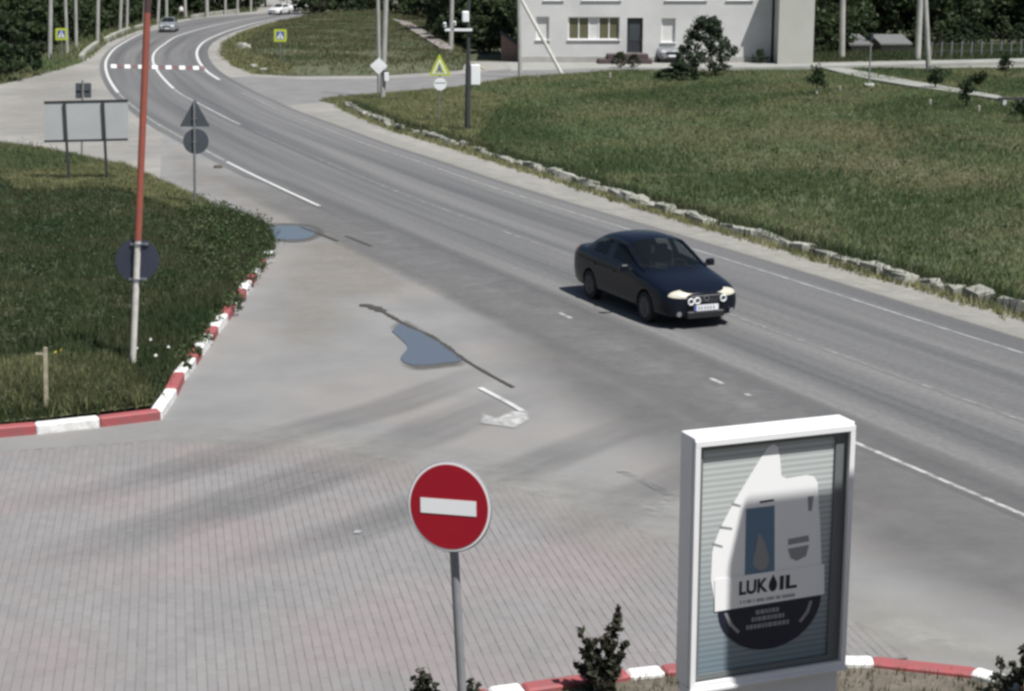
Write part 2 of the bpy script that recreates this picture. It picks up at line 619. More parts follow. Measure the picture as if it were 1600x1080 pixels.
def fast_mesh(name, V, Fc):
    """numpy vertices and equal-sided faces to a mesh"""
    me = bpy.data.meshes.new(name)
    k = Fc.shape[1]
    me.vertices.add(len(V))
    me.vertices.foreach_set('co', V.astype(np.float32).ravel())
    me.loops.add(Fc.size)
    me.loops.foreach_set('vertex_index', Fc.astype(np.int32).ravel())
    me.polygons.add(len(Fc))
    me.polygons.foreach_set('loop_start', np.arange(0, Fc.size, k, dtype=np.int32))
    me.update(calc_edges=True)
    me.shade_flat()
    return me


def sheet(name, poly, z, m, kind='structure', label=None):
    """flat paved or painted area"""
    P = [Vector((p[0], p[1])) for p in poly]
    r = delaunay_2d_cdt(P, [], [list(range(len(P)))], 1, 1e-5)
    me = bpy.data.meshes.new(name)
    me.from_pydata([(v.x, v.y, z) for v in r[0]], [], [tuple(f) for f in r[2]])
    me.update()
    bm = bmesh.new()
    bm.from_mesh(me)
    for f in bm.faces:
        if f.normal.z < 0:
            f.normal_flip()
    bm.to_mesh(me)
    bm.free()
    o = link(name, me, m)
    o['kind'] = kind
    return o


def ribbon(name, pts, w, z, m, z1=None, kind='structure', widths=None):
    """strip of constant or varying width along a line, uv in metres"""
    V, Fc, uv, s = [], [], [], 0.0
    for i, p in enumerate(pts):
        a, b = pts[max(0, i - 1)], pts[min(len(pts) - 1, i + 1)]
        d = (b - a).normalized()
        n = Vector((-d.y, d.x))
        ww = (widths[i] if widths else w) / 2
        if i:
            s += (p - pts[i - 1]).length
        V += [(p.x - n.x * ww, p.y - n.y * ww, z), (p.x + n.x * ww, p.y + n.y * ww, z)]
        uv += [(0, s), (2 * ww, s)]
    for i in range(len(pts) - 1):
        Fc.append((2 * i, 2 * i + 2, 2 * i + 3, 2 * i + 1))
    me = bpy.data.meshes.new(name)
    me.from_pydata(V, [], Fc)
    u = me.uv_layers.new(name='UVMap')
    for l in me.loops:
        u.data[l.index].uv = uv[l.vertex_index]
    me.update()
    bm = bmesh.new()
    bm.from_mesh(me)
    for f in bm.faces:
        if f.normal.z < 0:
            f.normal_flip()
    bm.to_mesh(me)
    bm.free()
    o = link(name, me, m)
    o['kind'] = kind
    return o


def set_cover(me, vals):
    at = me.attributes.new('cover', 'FLOAT', 'POINT')
    at.data.foreach_set('value', np.array(vals, dtype=np.float32))


def soft_sheet(name, poly, z, m, fade, step=0.35):
    """stain or dust that thins out towards its edge"""
    P = [Vector(p) for p in poly]
    xs, ys = [p.x for p in P], [p.y for p in P]
    gx, gy = np.meshgrid(np.arange(min(xs), max(xs), step), np.arange(min(ys), max(ys), step))
    X, Y = gx.ravel(), gy.ravel()
    k = inside(poly, X, Y) & (edge_dist(poly, X, Y) > step * 0.3)
    pts = P + [Vector((float(a), float(b))) for a, b in zip(X[k], Y[k])]
    r = delaunay_2d_cdt(pts, [], [list(range(len(P)))], 1, 1e-5)
    me = bpy.data.meshes.new(name)
    me.from_pydata([(v.x, v.y, z) for v in r[0]], [], [tuple(f) for f in r[2]])
    vx, vy = np.array([v.x for v in r[0]]), np.array([v.y for v in r[0]])
    t = np.clip(edge_dist(poly, vx, vy) / fade, 0, 1)
    set_cover(me, t * t * (3 - 2 * t))
    me.update()
    if me.polygons and me.polygons[0].normal.z < 0:
        me.flip_normals()
    o = link(name, me, m)
    o['kind'] = 'structure'
    return o


def soft_ribbon(name, pts, w, z, m):
    """mark along a line that fades at both edges and both ends"""
    V, Fc, UV, cov, s = [], [], [], [], 0.0
    cols = [(-.5, 0), (-.3, .8), (0, 1), (.3, .8), (.5, 0)]
    N = len(pts)
    for i, p in enumerate(pts):
        a, b = pts[max(0, i - 1)], pts[min(N - 1, i + 1)]
        d = (b - a).normalized()
        n = Vector((-d.y, d.x))
        if i:
            s += (p - pts[i - 1]).length
        e = min(1.0, i / (N * 0.3), (N - 1 - i) / (N * 0.3))
        for u, c in cols:
            V.append((p.x + n.x * u * w, p.y + n.y * u * w, z))
            UV.append(((u + .5) * w, s))
            cov.append(c * e)
    for i in range(N - 1):
        for k in range(4):
            a = i * 5 + k
            Fc.append((a, a + 5, a + 6, a + 1))
    me = bpy.data.meshes.new(name)
    me.from_pydata(V, [], Fc)
    u = me.uv_layers.new(name='UVMap')
    for l in me.loops:
        u.data[l.index].uv = UV[l.vertex_index]
    set_cover(me, cov)
    me.update()
    if me.polygons[0].normal.z < 0:
        me.flip_normals()
    o = link(name, me, m)
    o['kind'] = 'structure'
    return o


# ------------------------------------------------------------------ ground and roads
struct(MB().add([(-700, -60, 0), (700, -60, 0), (700, 1200, 0), (-700, 1200, 0)], [(0, 1, 2, 3)]).build('ground', 'gravel'))

L_PX = [(440, 15), (425, 20), (370, 24.5), (320, 28), (280, 35), (242, 46), (220, 53), (202, 62), (180, 76), (168, 91), (165, 103), (168, 118), (177, 135), (192, 153), (232, 185), (275, 211), (327, 239), (387, 270), (515, 330), (880, 493), (1120, 597), (1345, 697), (1600, 807), (1800, 897)]
C_PX = [(462, 18), (420, 25), (370, 33), (327, 42), (280, 56), (256, 70), (242, 82), (239, 95), (246, 111), (262, 130), (282, 147), (312, 163), (350, 183), (375, 195), (500, 250), (637, 307), (1000, 441), (1381, 581), (1600, 659), (1800, 731)]
R_PX = [(478, 22), (440, 28), (400, 36), (365, 46), (345, 53), (327, 61), (315, 69), (308, 80), (309, 92), (317, 105), (330, 117), (370, 141), (412, 162), (440, 175), (500, 198), (575, 227), (650, 252), (750, 287), (875, 327), (1000, 365), (1225, 435), (1475, 515), (1600, 554), (1800, 616)]
L_LN, C_LN, R_LN = [spline((lambda q: q + [q[-1] + (q[-1] - q[-2]).normalized() * 14])(gp(p)), 0.15) for p in (L_PX, C_PX, R_PX)]


def nearest(p, line):
    a = np.array([tuple(q) for q in line])
    k = int(np.argmin((a[:, 0] - p.x) ** 2 + (a[:, 1] - p.y) ** 2))
    return line[k]


def road_sheet():
    V, Fc, UV, s = [], [], [], 0.0
    pts = C_LN[::10]
    NA = 9
    for i, c in enumerate(pts):
        l, r = nearest(c, L_LN), nearest(c, R_LN)
        if i:
            s += (c - pts[i - 1]).length
        lo = l + (l - c).normalized() * (0.40 if c.y > 58 else 0.16)
        ro = r + (r - c).normalized() * 0.85
        for k in range(NA):
            t = k / (NA - 1)
            p = lo.lerp(c, t * 2) if t < 0.5 else c.lerp(ro, t * 2 - 1)
            V.append((p.x, p.y, 0.012))
            UV.append((t * 6.6, s))
    for i in range(len(pts) - 1):
        for k in range(NA - 1):
            a = i * NA + k
            Fc.append((a, a + NA, a + NA + 1, a + 1))
    me = bpy.data.meshes.new('road')
    me.from_pydata(V, [], Fc)
    u = me.uv_layers.new(name='UVMap')
    for l in me.loops:
        u.data[l.index].uv = UV[l.vertex_index]
    me.update()
    bm = bmesh.new()
    bm.from_mesh(me)
    for f in bm.faces:
        if f.normal.z < 0:
            f.normal_flip()
    bm.to_mesh(me)
    bm.free()
    struct(link('road', me, 'worn_asphalt'))


road_sheet()


def cut(line, y0, y1):
    return [p for p in line if y0 <= p.y <= y1]


# painted lines: solid white away from the junction, worn in front of the forecourt
ribbon('edge_line', cut(L_LN, 95, 260), 0.17, 0.020, 'line_paint_fresh')
ribbon('edge_line', cut(L_LN, 62, 94.6), 0.13, 0.020, 'line_paint_dull')
ribbon('edge_line', cut(L_LN, 50.2, 61.8), 0.11, 0.020, 'line_paint_fresh')
ribbon('edge_line', cut(L_LN, 10, 25.4), 0.085, 0.020, 'line_paint')
soft_ribbon('edge_dust', [p + Vector((-0.93, -0.37)) * 0.35 for p in cut(L_LN, 12, 60)][::4], 2.6, 0.0172, 'edge_dust')
for y0, y1 in ((33.9, 34.6), (28.3, 28.9), (27.5, 27.8)):
    ribbon('edge_line_dash', spline(cut(L_LN, y0, y1), 0.3), 0.09, 0.020, 'line_paint')
ribbon('edge_line', cut(R_LN, 10, 95), 0.10, 0.020, 'line_paint_dull')
ribbon('edge_line', cut(R_LN, 105.5, 260), 0.20, 0.020, 'line_paint_fresh')
ribbon('centre_line', cut(C_LN, 98, 260), 0.17, 0.020, 'line_paint_fresh')
ribbon('centre_line', cut(C_LN, 76, 97.7), 0.13, 0.020, 'line_paint')
ribbon('centre_line', cut(C_LN, 10, 73.5), 0.12, 0.020, 'line_paint_faint')

# zebra crossing of white and red bars before the bend
for i in range(14):
    px = 177.5 + i * 10.7
    py = 104 + (px - 172) * 0.021
    hw = 4.5 if i % 2 == 0 else 3.4
    hh = 2.9
    q = gp([(px - hw, py - hh), (px + hw, py - hh), (px + hw + 0.6, py + hh), (px - hw + 0.6, py + hh)])
    sheet('crossing_bar', q, 0.026, 'white_paint' if i % 2 == 0 else 'red_road_paint')

sheet('side_road', gp([(330, 122), (390, 120), (470, 124), (600, 123), (720, 116), (800, 107), (960, 103), (1180, 101), (1180, 110), (960, 111), (860, 117), (780, 122), (690, 140), (600, 149), (530, 156), (480, 162), (430, 166), (360, 135)]), 0.006, 'side_asphalt')
sheet('yard_paving', gp([(790, 99), (1210, 99), (1210, 107), (960, 106), (800, 111)]), 0.010, 'pale_path')

FORE = gp([(255, 205), (330, 246), (515, 336), (880, 500), (1120, 604), (1345, 704), (1600, 815), (1800, 905), (1800, 1300), (-400, 1300), (-400, 690), (0, 672), (250, 645), (425, 396), (433, 378), (400, 350), (330, 318), (250, 280)])
sheet('forecourt', FORE, 0.008, 'forecourt_asphalt')
soft_sheet('dirt_film', gp([(250, 215), (350, 262), (520, 345), (600, 390), (640, 440), (600, 470), (560, 440), (470, 400), (420, 360), (330, 320), (250, 285)]), 0.0155, 'dirt_film', 1.6)
soft_sheet('dirt_film', gp([(1290, 900), (1420, 935), (1600, 1000), (1750, 1045), (1750, 1130), (1530, 1056), (1360, 1037), (1300, 1036)]), 0.0345, 'verge_sand', 1.0, 0.2)
soft_sheet('dirt_film', gp([(0, 130), (120, 100), (165, 122), (180, 145), (215, 180), (300, 225), (250, 262), (130, 240), (0, 215), (-60, 200)]), 0.005, 'pale_dust', 3.0, 1.2)

# tyre marks swinging out of the forecourt
for px, w in (([(-40, 800), (160, 770), (330, 722), (480, 672), (600, 640), (720, 596), (800, 570)], 0.75),
              ([(-40, 900), (150, 858), (330, 802), (500, 745), (640, 690), (760, 640), (860, 605)], 0.9),
              ([(300, 905), (480, 855), (640, 800), (800, 742), (930, 690), (1040, 650)], 0.7),
              ([(860, 860), (960, 800), (1060, 752), (1150, 715)], 0.8)):
    soft_ribbon('tyre_mark', spline(gp(px), 0.4), w * 1.5, 0.0355, 'tyre_rubber_trace')

# long crack with the wet rim of the puddle
crack = spline(gp([(563, 477), (585, 482), (610, 495), (640, 512), (668, 524), (694, 540), (722, 561), (760, 584), (802, 607)]), 0.12)
cw = [0.06 + 0.09 * abs(math.sin(i * 1.7) * math.sin(i * 0.37)) * (1 if i < len(crack) * 0.7 else 0.3) + (0.20 * abs(math.sin(i * 1.1)) if i < 8 else 0) for i in range(len(crack))]
ribbon('road_crack', crack, 0.2, 0.023, 'crack_dirt', widths=cw)
ribbon('road_crack', spline(gp([(470, 356), (505, 369), (528, 378)]), 0.2), 0.12, 0.023, 'crack_dirt')
ribbon('road_crack', spline(gp([(540, 370), (560, 378), (580, 386)]), 0.2), 0.10, 0.023, 'crack_dirt')


def smooth_poly(px, step=0.12):
    p = gp(px)
    return spline(p + [p[0]], step)[:-1]


PUD1 = [(612, 519), (627, 508), (645, 512), (667, 524), (693, 539), (722, 563), (693, 569), (647, 572), (626, 562), (637, 545), (629, 534)]
PUD2 = [(402, 362), (420, 355), (455, 354), (480, 356), (495, 364), (482, 373), (455, 376), (430, 374), (412, 370)]
soft_sheet('dirt_film', gp([(430, 380), (560, 372), (640, 400), (690, 450), (700, 500), (640, 500), (590, 470), (560, 560), (440, 560), (380, 520), (400, 440)]), 0.0160, 'dirt_film', 1.6)
for pud, grow in ((PUD1, 1.04), (PUD2, 1.22)):
    cx, cy = sum(p[0] for p in pud) / len(pud), sum(p[1] for p in pud) / len(pud)
    soft_sheet('wet_patch', smooth_poly([(cx + (x - cx) * (grow + .09), cy + (y - cy) * (grow + 0.24)) for x, y in pud]), 0.018, 'damp', 0.25, 0.15)
    sheet('puddle', smooth_poly(pud), 0.022, 'puddle_water')

# remains of painted arrows and guide lines on the forecourt
ribbon('guide_line', spline(gp([(750, 608), (790, 629), (816, 644)]), 0.2), 0.10, 0.025, 'line_paint_fresh')
soft_sheet('arrow_marking', gp([(752, 646), (775, 655), (798, 645), (824, 643), (828, 658), (806, 672), (778, 668), (747, 664)]), 0.0255, 'arrow_paint', 0.06, 0.05)
ribbon('guide_line', spline(gp([(970, 737), (1010, 755), (1055, 778)]), 0.2), 0.16, 0.025, 'line_paint_faint')
soft_sheet('arrow_marking', gp([(990, 790), (1020, 785), (1045, 772), (1062, 782), (1064, 815), (1030, 815), (990, 806)]), 0.0365, 'arrow_paint_faint', 0.2, 0.07)
soft_sheet('tar_film', gp([(600, 395), (880, 503), (1345, 706), (1600, 818), (1800, 910), (1800, 1030), (1500, 985), (1300, 900), (1100, 800), (900, 690), (760, 590), (700, 500), (640, 440)]), 0.0150, 'tar_film', 2.2, 0.4)
off_ = [p + Vector((0.93, 0.37)) * 1.28 for p in cut(R_LN, 12, 84)][::6]
soft_ribbon('verge_sand', off_, 1.15, 0.0165, 'verge_sand')
for px, py, rx, ry in ((520, 600, 70, 26), (300, 690, 120, 16), (640, 660, 60, 20), (140, 735, 130, 22), (480, 505, 50, 18), (1440, 880, 110, 34), (900, 760, 90, 26)):
    c = [(px + rx * math.cos(k * 0.785) * random.uniform(.7, 1.2), py + ry * math.sin(k * 0.785) * random.uniform(.7, 1.2)) for k in range(8)]
    soft_sheet('dust_patch', gp(c), 0.0352, 'pale_dust', 1.2, 0.25)
soft_ribbon('dust_patch', spline(gp([(-60, 712), (250, 690), (480, 700), (700, 735), (860, 780), (1000, 830), (1200, 915), (1400, 1005)]), 0.4), 2.4, 0.0358, 'pale_dust')


# ------------------------------------------------------------------ block paving
def paving():
    field = gp([(-60, 712), (250, 690), (480, 700), (700, 735), (860, 780), (1000, 830), (1200, 915), (1360, 985), (1420, 1032), (1300, 1036), (1060, 1046), (960, 1056), (860, 1068), (770, 1100), (-60, 1100)])
    sheet('paving_bed', field, 0.0245, 'joint_sand')
    yaw = math.radians(101)
    ux, uy = Vector((math.cos(yaw), math.sin(yaw))), Vector((-math.sin(yaw), math.cos(yaw)))
    Lp, Wp, gap = 0.20, 0.10, 0.007
    org = Vector((0.0, 18.0))
    cells = []
    for i in range(-60, 70):
        for j in range(-125, 125):
            c = org + ux * ((i + (0.5 if j % 2 else 0)) * Lp) + uy * (j * Wp)
            cells.append(c)
    X, Y = np.array([c.x for c in cells]), np.array([c.y for c in cells])
    ok = inside(field, X, Y) & (edge_dist(field, X, Y) > 0.06)
    cells = [c for c, k in zip(cells, ok) if k]

    def paver_vs(dz):
        hx, hy, ch, top = (Lp - gap) / 2, (Wp - gap) / 2, 0.006, 0.030
        ring = lambda a, b, z: [(-a, -b, z), (a, -b, z), (a, b, z), (-a, b, z)]
        return ring(hx, hy, 0.0) + ring(hx, hy, top - 0.005) + ring(hx - ch, hy - ch, top)
    fs = [(l * 4 + i, l * 4 + (i + 1) % 4, l * 4 + 4 + (i + 1) % 4, l * 4 + 4 + i) for l in range(2) for i in range(4)] + [(8, 9, 10, 11)]

    def in_view(c):
        d = c.y * math.cos(PITCH) + CAM_H * math.sin(PITCH)
        u, v = c.x / d * F, (-c.y * math.sin(PITCH) + CAM_H * math.cos(PITCH)) / d * F
        return abs(u) < 790 and v < 535 and not (u > 215 and v > 330)
    cells.sort(key=lambda c: c.y)
    near = [c for c in cells if in_view(c)][:300]
    ids = {id(c) for c in near}
    root = bpy.data.objects.new('block_paving', None)
    COL.objects.link(root)
    root['kind'] = 'structure'
    me = MB().add(paver_vs(0), fs).mesh('paver')
    me.materials.append(MATS['paver_stone'])
    for c in near:
        o = bpy.data.objects.new('paver', me)
        COL.objects.link(o)
        o.parent = root
        o.location = (c.x, c.y, random.uniform(-0.003, 0.003))
        o.rotation_euler = (random.gauss(0, .004), random.gauss(0, .004), yaw + random.gauss(0, 0.006))
    rest = [c for c in cells if id(c) not in ids]
    base = np.array(paver_vs(0))
    n = len(rest)
    ang = yaw + RNG.normal(0, 0.006, n)
    ca, sa = np.cos(ang)[:, None], np.sin(ang)[:, None]
    cx, cy = np.array([c.x for c in rest])[:, None], np.array([c.y for c in rest])[:, None]
    V = np.stack([cx + base[:, 0] * ca - base[:, 1] * sa, cy + base[:, 0] * sa + base[:, 1] * ca, base[:, 2] + RNG.uniform(-.003, .003, n)[:, None] + 0 * ca], -1).reshape(-1, 3)
    Fc = (np.array(fs)[None] + (np.arange(n) * 12)[:, None, None]).reshape(-1, 4)
    o = link('paver_field', fast_mesh('paver_field', V, Fc), 'paver_stone', root)
    o['kind'] = 'stuff'


paving()


# ------------------------------------------------------------------ kerbs
def kerb(joints, closed_name='kerb', h=0.15, w=0.20, side=1):
    """joints: (px, py, colour of the stone that starts here)"""
    root = bpy.data.objects.new(closed_name, None)
    COL.objects.link(root)
    root['kind'] = 'structure'
    for (x0, y0, c), (x1, y1, _) in zip(joints, joints[1:]):
        a, b = G(x0, y0), G(x1, y1)
        d = (b - a)
        L = d.length - 0.012
        d.normalize()
        n = Vector((-d.y, d.x, 0)) * side
        m = (a + b) / 2 + n * (w / 2)
        rot = Matrix((d, Vector((-d.y, d.x, 0)), Vector((0, 0, 1)))).transposed()
        mb = MB()
        hh = h + random.uniform(-0.012, 0.012)
        mb.box(m + Vector((0, 0, hh / 2 - 0.02)), (L, w, hh + 0.04), rot, bev=0.022)
        o = mb.build('kerb_stone', 'kerb_white' if c == 'W' else 'kerb_red', root)
        o['label'] = 'white painted kerb stone' if c == 'W' else 'red painted kerb stone'
    return root


kerb([(-130, 696, 'W'), (-45, 689, 'R'), (57, 680, 'W'), (157, 669, 'R'), (253, 657, 'W'), (277, 621, 'R'), (289, 596, 'W'), (307, 573, 'R'), (317, 557, 'W'), (333, 536, 'R'), (342, 522, 'W'), (357, 503, 'R'), (368, 489, 'W'), (378, 475, 'R'), (386, 463, 'W'), (394, 450, 'R'), (402, 437, 'W'), (411, 424, 'R'), (417, 414, 'W'), (427, 402, 'R')], h=0.17)
kerb([(640, 1106, 'R'), (760, 1090, 'W'), (812, 1083, 'R'), (975, 1060, 'W'), (1030, 1054, 'R'), (1140, 1046, 'W'), (1180, 1043, 'R'), (1290, 1040, 'W'), (1362, 1040, 'R'), (1526, 1058, 'W'), (1610, 1082, 'R'), (1700, 1120, 'W')], h=0.12, side=-1)
sheet('planting_bed', gp([(640, 1112), (812, 1090), (975, 1067), (1140, 1053), (1290, 1046), (1362, 1046), (1526, 1064), (1610, 1088), (1700, 1126)]) + [Vector((9, 14)), Vector((9, 3.5)), Vector((-6, 3.5)), Vector((-6, 13))], 0.06, 'bed_soil')  # out-of-view near part is added dark soil that lowers bounced light


# ------------------------------------------------------------------ lawns
def crown_mesh(name, centres, radii, per, size, m, flat=0.0):
    """leaf-sized quads spread through clumps"""
    C = np.repeat(np.array(centres), per, 0)
    R = np.repeat(np.array(radii), per)
    N = len(C)
    d = RNG.normal(0, 1, (N, 3))
    d /= np.linalg.norm(d, axis=1)[:, None]
    P = C + d * (R * RNG.uniform(0.35, 1.0, N) ** 0.6)[:, None] * np.array([1, 1, 0.8])
    n = d + RNG.normal(0, 0.7, (N, 3))
    n /= np.linalg.norm(n, axis=1)[:, None]
    t = np.cross(n, RNG.normal(0, 1, (N, 3)))
    t /= np.linalg.norm(t, axis=1)[:, None] + 1e-9
    b = np.cross(n, t)
    s = size * RNG.uniform(0.6, 1.4, N)[:, None]
    V = np.stack([P - t * s, P - b * s * 0.55, P + t * s, P + b * s * 0.55], 1)
    me = fast_mesh(name, V.reshape(-1, 3), np.arange(N * 4).reshape(-1, 4))
    me.materials.append(MATS[m])
    return me


def hill(poly, X, Y, rise, amp):
    d = edge_dist(poly, X, Y)
    t = np.clip(d / 2.0, 0, 1)
    t = t * t * (3 - 2 * t)
    w = 0.5 * np.sin(X * 0.9 + 1.3 * np.sin(Y * 0.31)) + 0.5 * np.sin(Y * 0.55 + X * 0.23 + 2)
    return 0.03 + t * (rise + amp * w)


def lawn(name, poly, step, rise, amp, m, z0=0.0):
    P = [Vector(p) for p in poly]
    xs, ys = [p.x for p in P], [p.y for p in P]
    gx, gy = np.meshgrid(np.arange(min(xs), max(xs), step), np.arange(min(ys), max(ys), step))
    X = gx.ravel() + RNG.uniform(-.3, .3, gx.size) * step
    Y = gy.ravel() + RNG.uniform(-.3, .3, gy.size) * step
    k = inside(poly, X, Y) & (edge_dist(poly, X, Y) > step * 0.3)
    X, Y = X[k], Y[k]
    pts = P + [Vector((float(a), float(b))) for a, b in zip(X, Y)]
    r = delaunay_2d_cdt(pts, [], [list(range(len(P)))], 1, 1e-5)
    vx, vy = np.array([v.x for v in r[0]]), np.array([v.y for v in r[0]])
    z = hill(poly, vx, vy, rise, amp) + z0
    me = bpy.data.meshes.new(name)
    me.from_pydata(list(zip(vx.tolist(), vy.tolist(), z.tolist())), [], [tuple(f) for f in r[2]])
    me.update()
    bm = bmesh.new()
    bm.from_mesh(me)
    for f in bm.faces:
        if f.normal.z < 0:
            f.normal_flip()
    bm.to_mesh(me)
    bm.free()
    o = link(name, me, m, smooth=True)
    o['kind'] = 'structure'


def blades(name, X, Y, Z, m, n, h, w, spread, lean=0.5):
    """n narrow bent blades per tuft, one triangle each"""
    N = len(X) * n
    x = np.repeat(X, n) + RNG.normal(0, spread, N)
    y = np.repeat(Y, n) + RNG.normal(0, spread, N)
    z = np.repeat(Z, n)
    hh = h * RNG.uniform(0.5, 1.25, N) if np.isscalar(h) else np.repeat(h, n) * RNG.uniform(0.5, 1.25, N)
    ww = w * RNG.uniform(0.6, 1.3, N) if np.isscalar(w) else np.repeat(w, n) * RNG.uniform(0.6, 1.3, N)
    a = RNG.uniform(0, 2 * np.pi, N)
    la = RNG.uniform(0, 2 * np.pi, N)
    ll = hh * RNG.uniform(0, lean, N)
    V = np.empty((N, 3, 3))
    V[:, 0] = np.stack([x - np.cos(a) * ww / 2, y - np.sin(a) * ww / 2, z - 0.02], -1)
    V[:, 1] = np.stack([x + np.cos(a) * ww / 2, y + np.sin(a) * ww / 2, z - 0.02], -1)
    V[:, 2] = np.stack([x + np.cos(la) * ll, y + np.sin(la) * ll, z + hh], -1)
    me = fast_mesh(name, V.reshape(-1, 3), np.arange(N * 3).reshape(-1, 3))
    o = link(name, me, m)
    o['kind'] = 'stuff'
    return o


def scatter(poly, count, near_bias=0.0):
    P = np.array([tuple(p) for p in poly])
    lo, hi = P.min(0), P.max(0)
    X, Y = [], []
    got = 0
    while got < count:
        x = RNG.uniform(lo[0], hi[0], count)
        y = RNG.uniform(lo[1], hi[1], count)
        k = inside(poly, x, y) & (np.abs(x) < 0.33 * y + 2)
        if near_bias:
            k &= RNG.uniform(0, 1, count) < (lo[1] / np.maximum(y, 1)) ** near_bias
        X.append(x[k])
        Y.append(y[k])
        got += int(k.sum())
    return np.concatenate(X)[:count], np.concatenate(Y)[:count]


LEFT = gp([(-250, 222), (0, 228), (60, 236), (130, 250), (200, 266), (260, 292), (330, 326), (390, 348), (420, 366), (427, 382), (418, 396), (399, 420), (383, 446), (364, 476), (341, 503), (319, 532), (296, 561), (270, 593), (238, 640), (155, 651), (57, 662), (-45, 672), (-250, 696)])
lawn('left_lawn', LEFT, 0.9, 0.16, 0.05, 'lawn_ground', 0.05)
X, Y = scatter(LEFT, 42000, 1.2)
blades('grass', X, Y, hill(LEFT, X, Y, 0.16, 0.05) + 0.05, 'grass_blade_deep', 4, 0.16, 0.022, 0.05, 0.8)
# rank weeds behind the kerb and towards the road corner
X, Y = scatter(gp([(0, 560), (120, 540), (330, 470), (390, 400), (330, 340), (400, 350), (432, 385), (400, 440), (330, 540), (254, 646), (155, 657), (-30, 672)]), 9000)
d = edge_dist(LEFT, X, Y)
keep = (RNG.uniform(0, 1, len(X)) < np.clip(1.25 - d / 2.2, 0.12, 1)) & ((d > 0.22) | (RNG.uniform(0, 1, len(X)) < 0.35)) & inside(LEFT, X, Y)
X, Y = X[keep], Y[keep]
blades('weeds', X, Y, hill(LEFT, X, Y, 0.16, 0.05) + 0.05, 'grass_blade_deep', 6, 0.26, 0.034, 0.07, 0.8)
X, Y = scatter(gp([(-40, 226), (60, 236), (130, 250), (200, 266), (190, 285), (60, 292), (-40, 280)]), 3600)
blades('grass', X, Y, hill(LEFT, X, Y, 0.16, 0.05) + 0.06, 'grass_blade', 4, 0.18, 0.03, 0.07, 0.9)
# yellowed strip round the signboard and along the road side
X, Y = scatter(gp([(0, 290), (190, 262), (300, 312), (330, 326), (300, 345), (180, 310), (30, 312)]), 9000)
blades('dry_grass', X, Y, hill(LEFT, X, Y, 0.16, 0.05) + 0.06, 'grass_blade_dry', 4, 0.17, 0.03, 0.07, 0.9)
X, Y = scatter(gp([(70, 590), (200, 580), (235, 640), (130, 652), (-20, 664), (-20, 600)]), 4200)
blades('dry_grass', X, Y, hill(LEFT, X, Y, 0.16, 0.05) + 0.06, 'grass_blade_dry', 4, 0.22, 0.022, 0.06, 0.9)

def clump_field(name, X, Y, Z, r, per, leaf, m):
    """low broad-leaved weeds: small leaf clumps hugging the ground"""
    cs = np.stack([X, Y, Z + r * 0.45], -1)
    o = link(name, crown_mesh(name, cs, r, per, leaf, m), None)
    o['kind'] = 'stuff'
    return o


leaf_mat('weed_leaf', (0.046, 0.078, 0.030), (0.080, 0.092, 0.042), scale=0.8, island=0.25, trans=0.35)
leaf_mat('weed_leaf_dark', (0.028, 0.050, 0.022), (0.050, 0.066, 0.030), scale=0.8, island=0.25, trans=0.3)
X, Y = scatter(LEFT, 520, 1.0)
r = RNG.uniform(0.12, 0.34, len(X))
clump_field('weeds', X, Y, hill(LEFT, X, Y, 0.16, 0.05) + 0.05, r, 34, 0.035, 'weed_leaf_dark')
X, Y = scatter(gp([(330, 330), (400, 350), (431, 384), (400, 440), (370, 470), (300, 420), (290, 350)]), 150)
r = RNG.uniform(0.18, 0.42, len(X))
clump_field('weeds', X, Y, hill(LEFT, X, Y, 0.16, 0.05) + 0.05, r, 44, 0.04, 'weed_leaf')
# tufts leaning over the kerb
kl = spline(gp([(243, 640), (273, 596), (299, 563), (322, 534), (343, 505), (366, 478), (384, 449), (401, 423), (419, 398)]), 0.05)
pk = [p + Vector((RNG.normal(0.02, 0.09), RNG.normal(0, 0.06))) for p in kl if RNG.uniform() < 0.04 + 0.12 * (p.y > 29)]
X, Y = np.array([p.x for p in pk]), np.array([p.y for p in pk])
clump_field('weeds', X, Y, np.full(len(X), 0.15), RNG.uniform(0.08, 0.18, len(X)), 30, 0.045, 'weed_leaf')
blades('weeds', X, Y, np.full(len(X), 0.14), 'grass_blade_deep', 6, 0.22, 0.022, 0.07, 1.3)
X, Y = scatter(gp([(20, 600), (240, 590), (250, 636), (150, 650), (0, 664)]), 90)
clump_field('weeds', X, Y, hill(LEFT, X, Y, 0.16, 0.05) + 0.05, RNG.uniform(0.06, 0.2, len(X)), 26, 0.03, 'weed_leaf')

RIGHT = gp([(500, 158), (540, 166), (575, 181), (610, 196), (660, 214), (740, 238), (800, 257), (870, 277), (950, 301), (1010, 320), (1100, 346), (1250, 390), (1400, 433), (1500, 460), (1620, 495), (1780, 545), (1780, 112), (1600, 109), (1300, 111), (1100, 113), (960, 113), (860, 119), (800, 123), (760, 130), (690, 142), (600, 150), (540, 154)])
lawn('right_lawn', RIGHT, 1.8, 0.10, 0.05, 'lawn_ground')
X, Y = scatter(RIGHT, 80000, 1.0)
Zr = hill(RIGHT, X, Y, 0.10, 0.05)
pat = np.sin(X * 0.33 + 2.1 * np.sin(Y * 0.11)) + np.sin(Y * 0.19 + X * 0.27 + 1.5 * np.sin(X * 0.23)) + 0.8 * np.sin(X * 0.71 - Y * 0.31 + 2 * np.sin(Y * 0.17)) + RNG.normal(0, 0.7, len(X))
dk = pat > 1.0
blades('grass', X[~dk], Y[~dk], Zr[~dk], 'grass_blade', 4, 0.10 + Y[~dk] * 0.0005, 0.02 + Y[~dk] * 0.0004, 0.09, 1.2)
blades('grass', X[dk], Y[dk], Zr[dk], 'grass_blade_dark', 4, 0.14 + Y[dk] * 0.0006, 0.02 + Y[dk] * 0.0004, 0.09, 1.0)
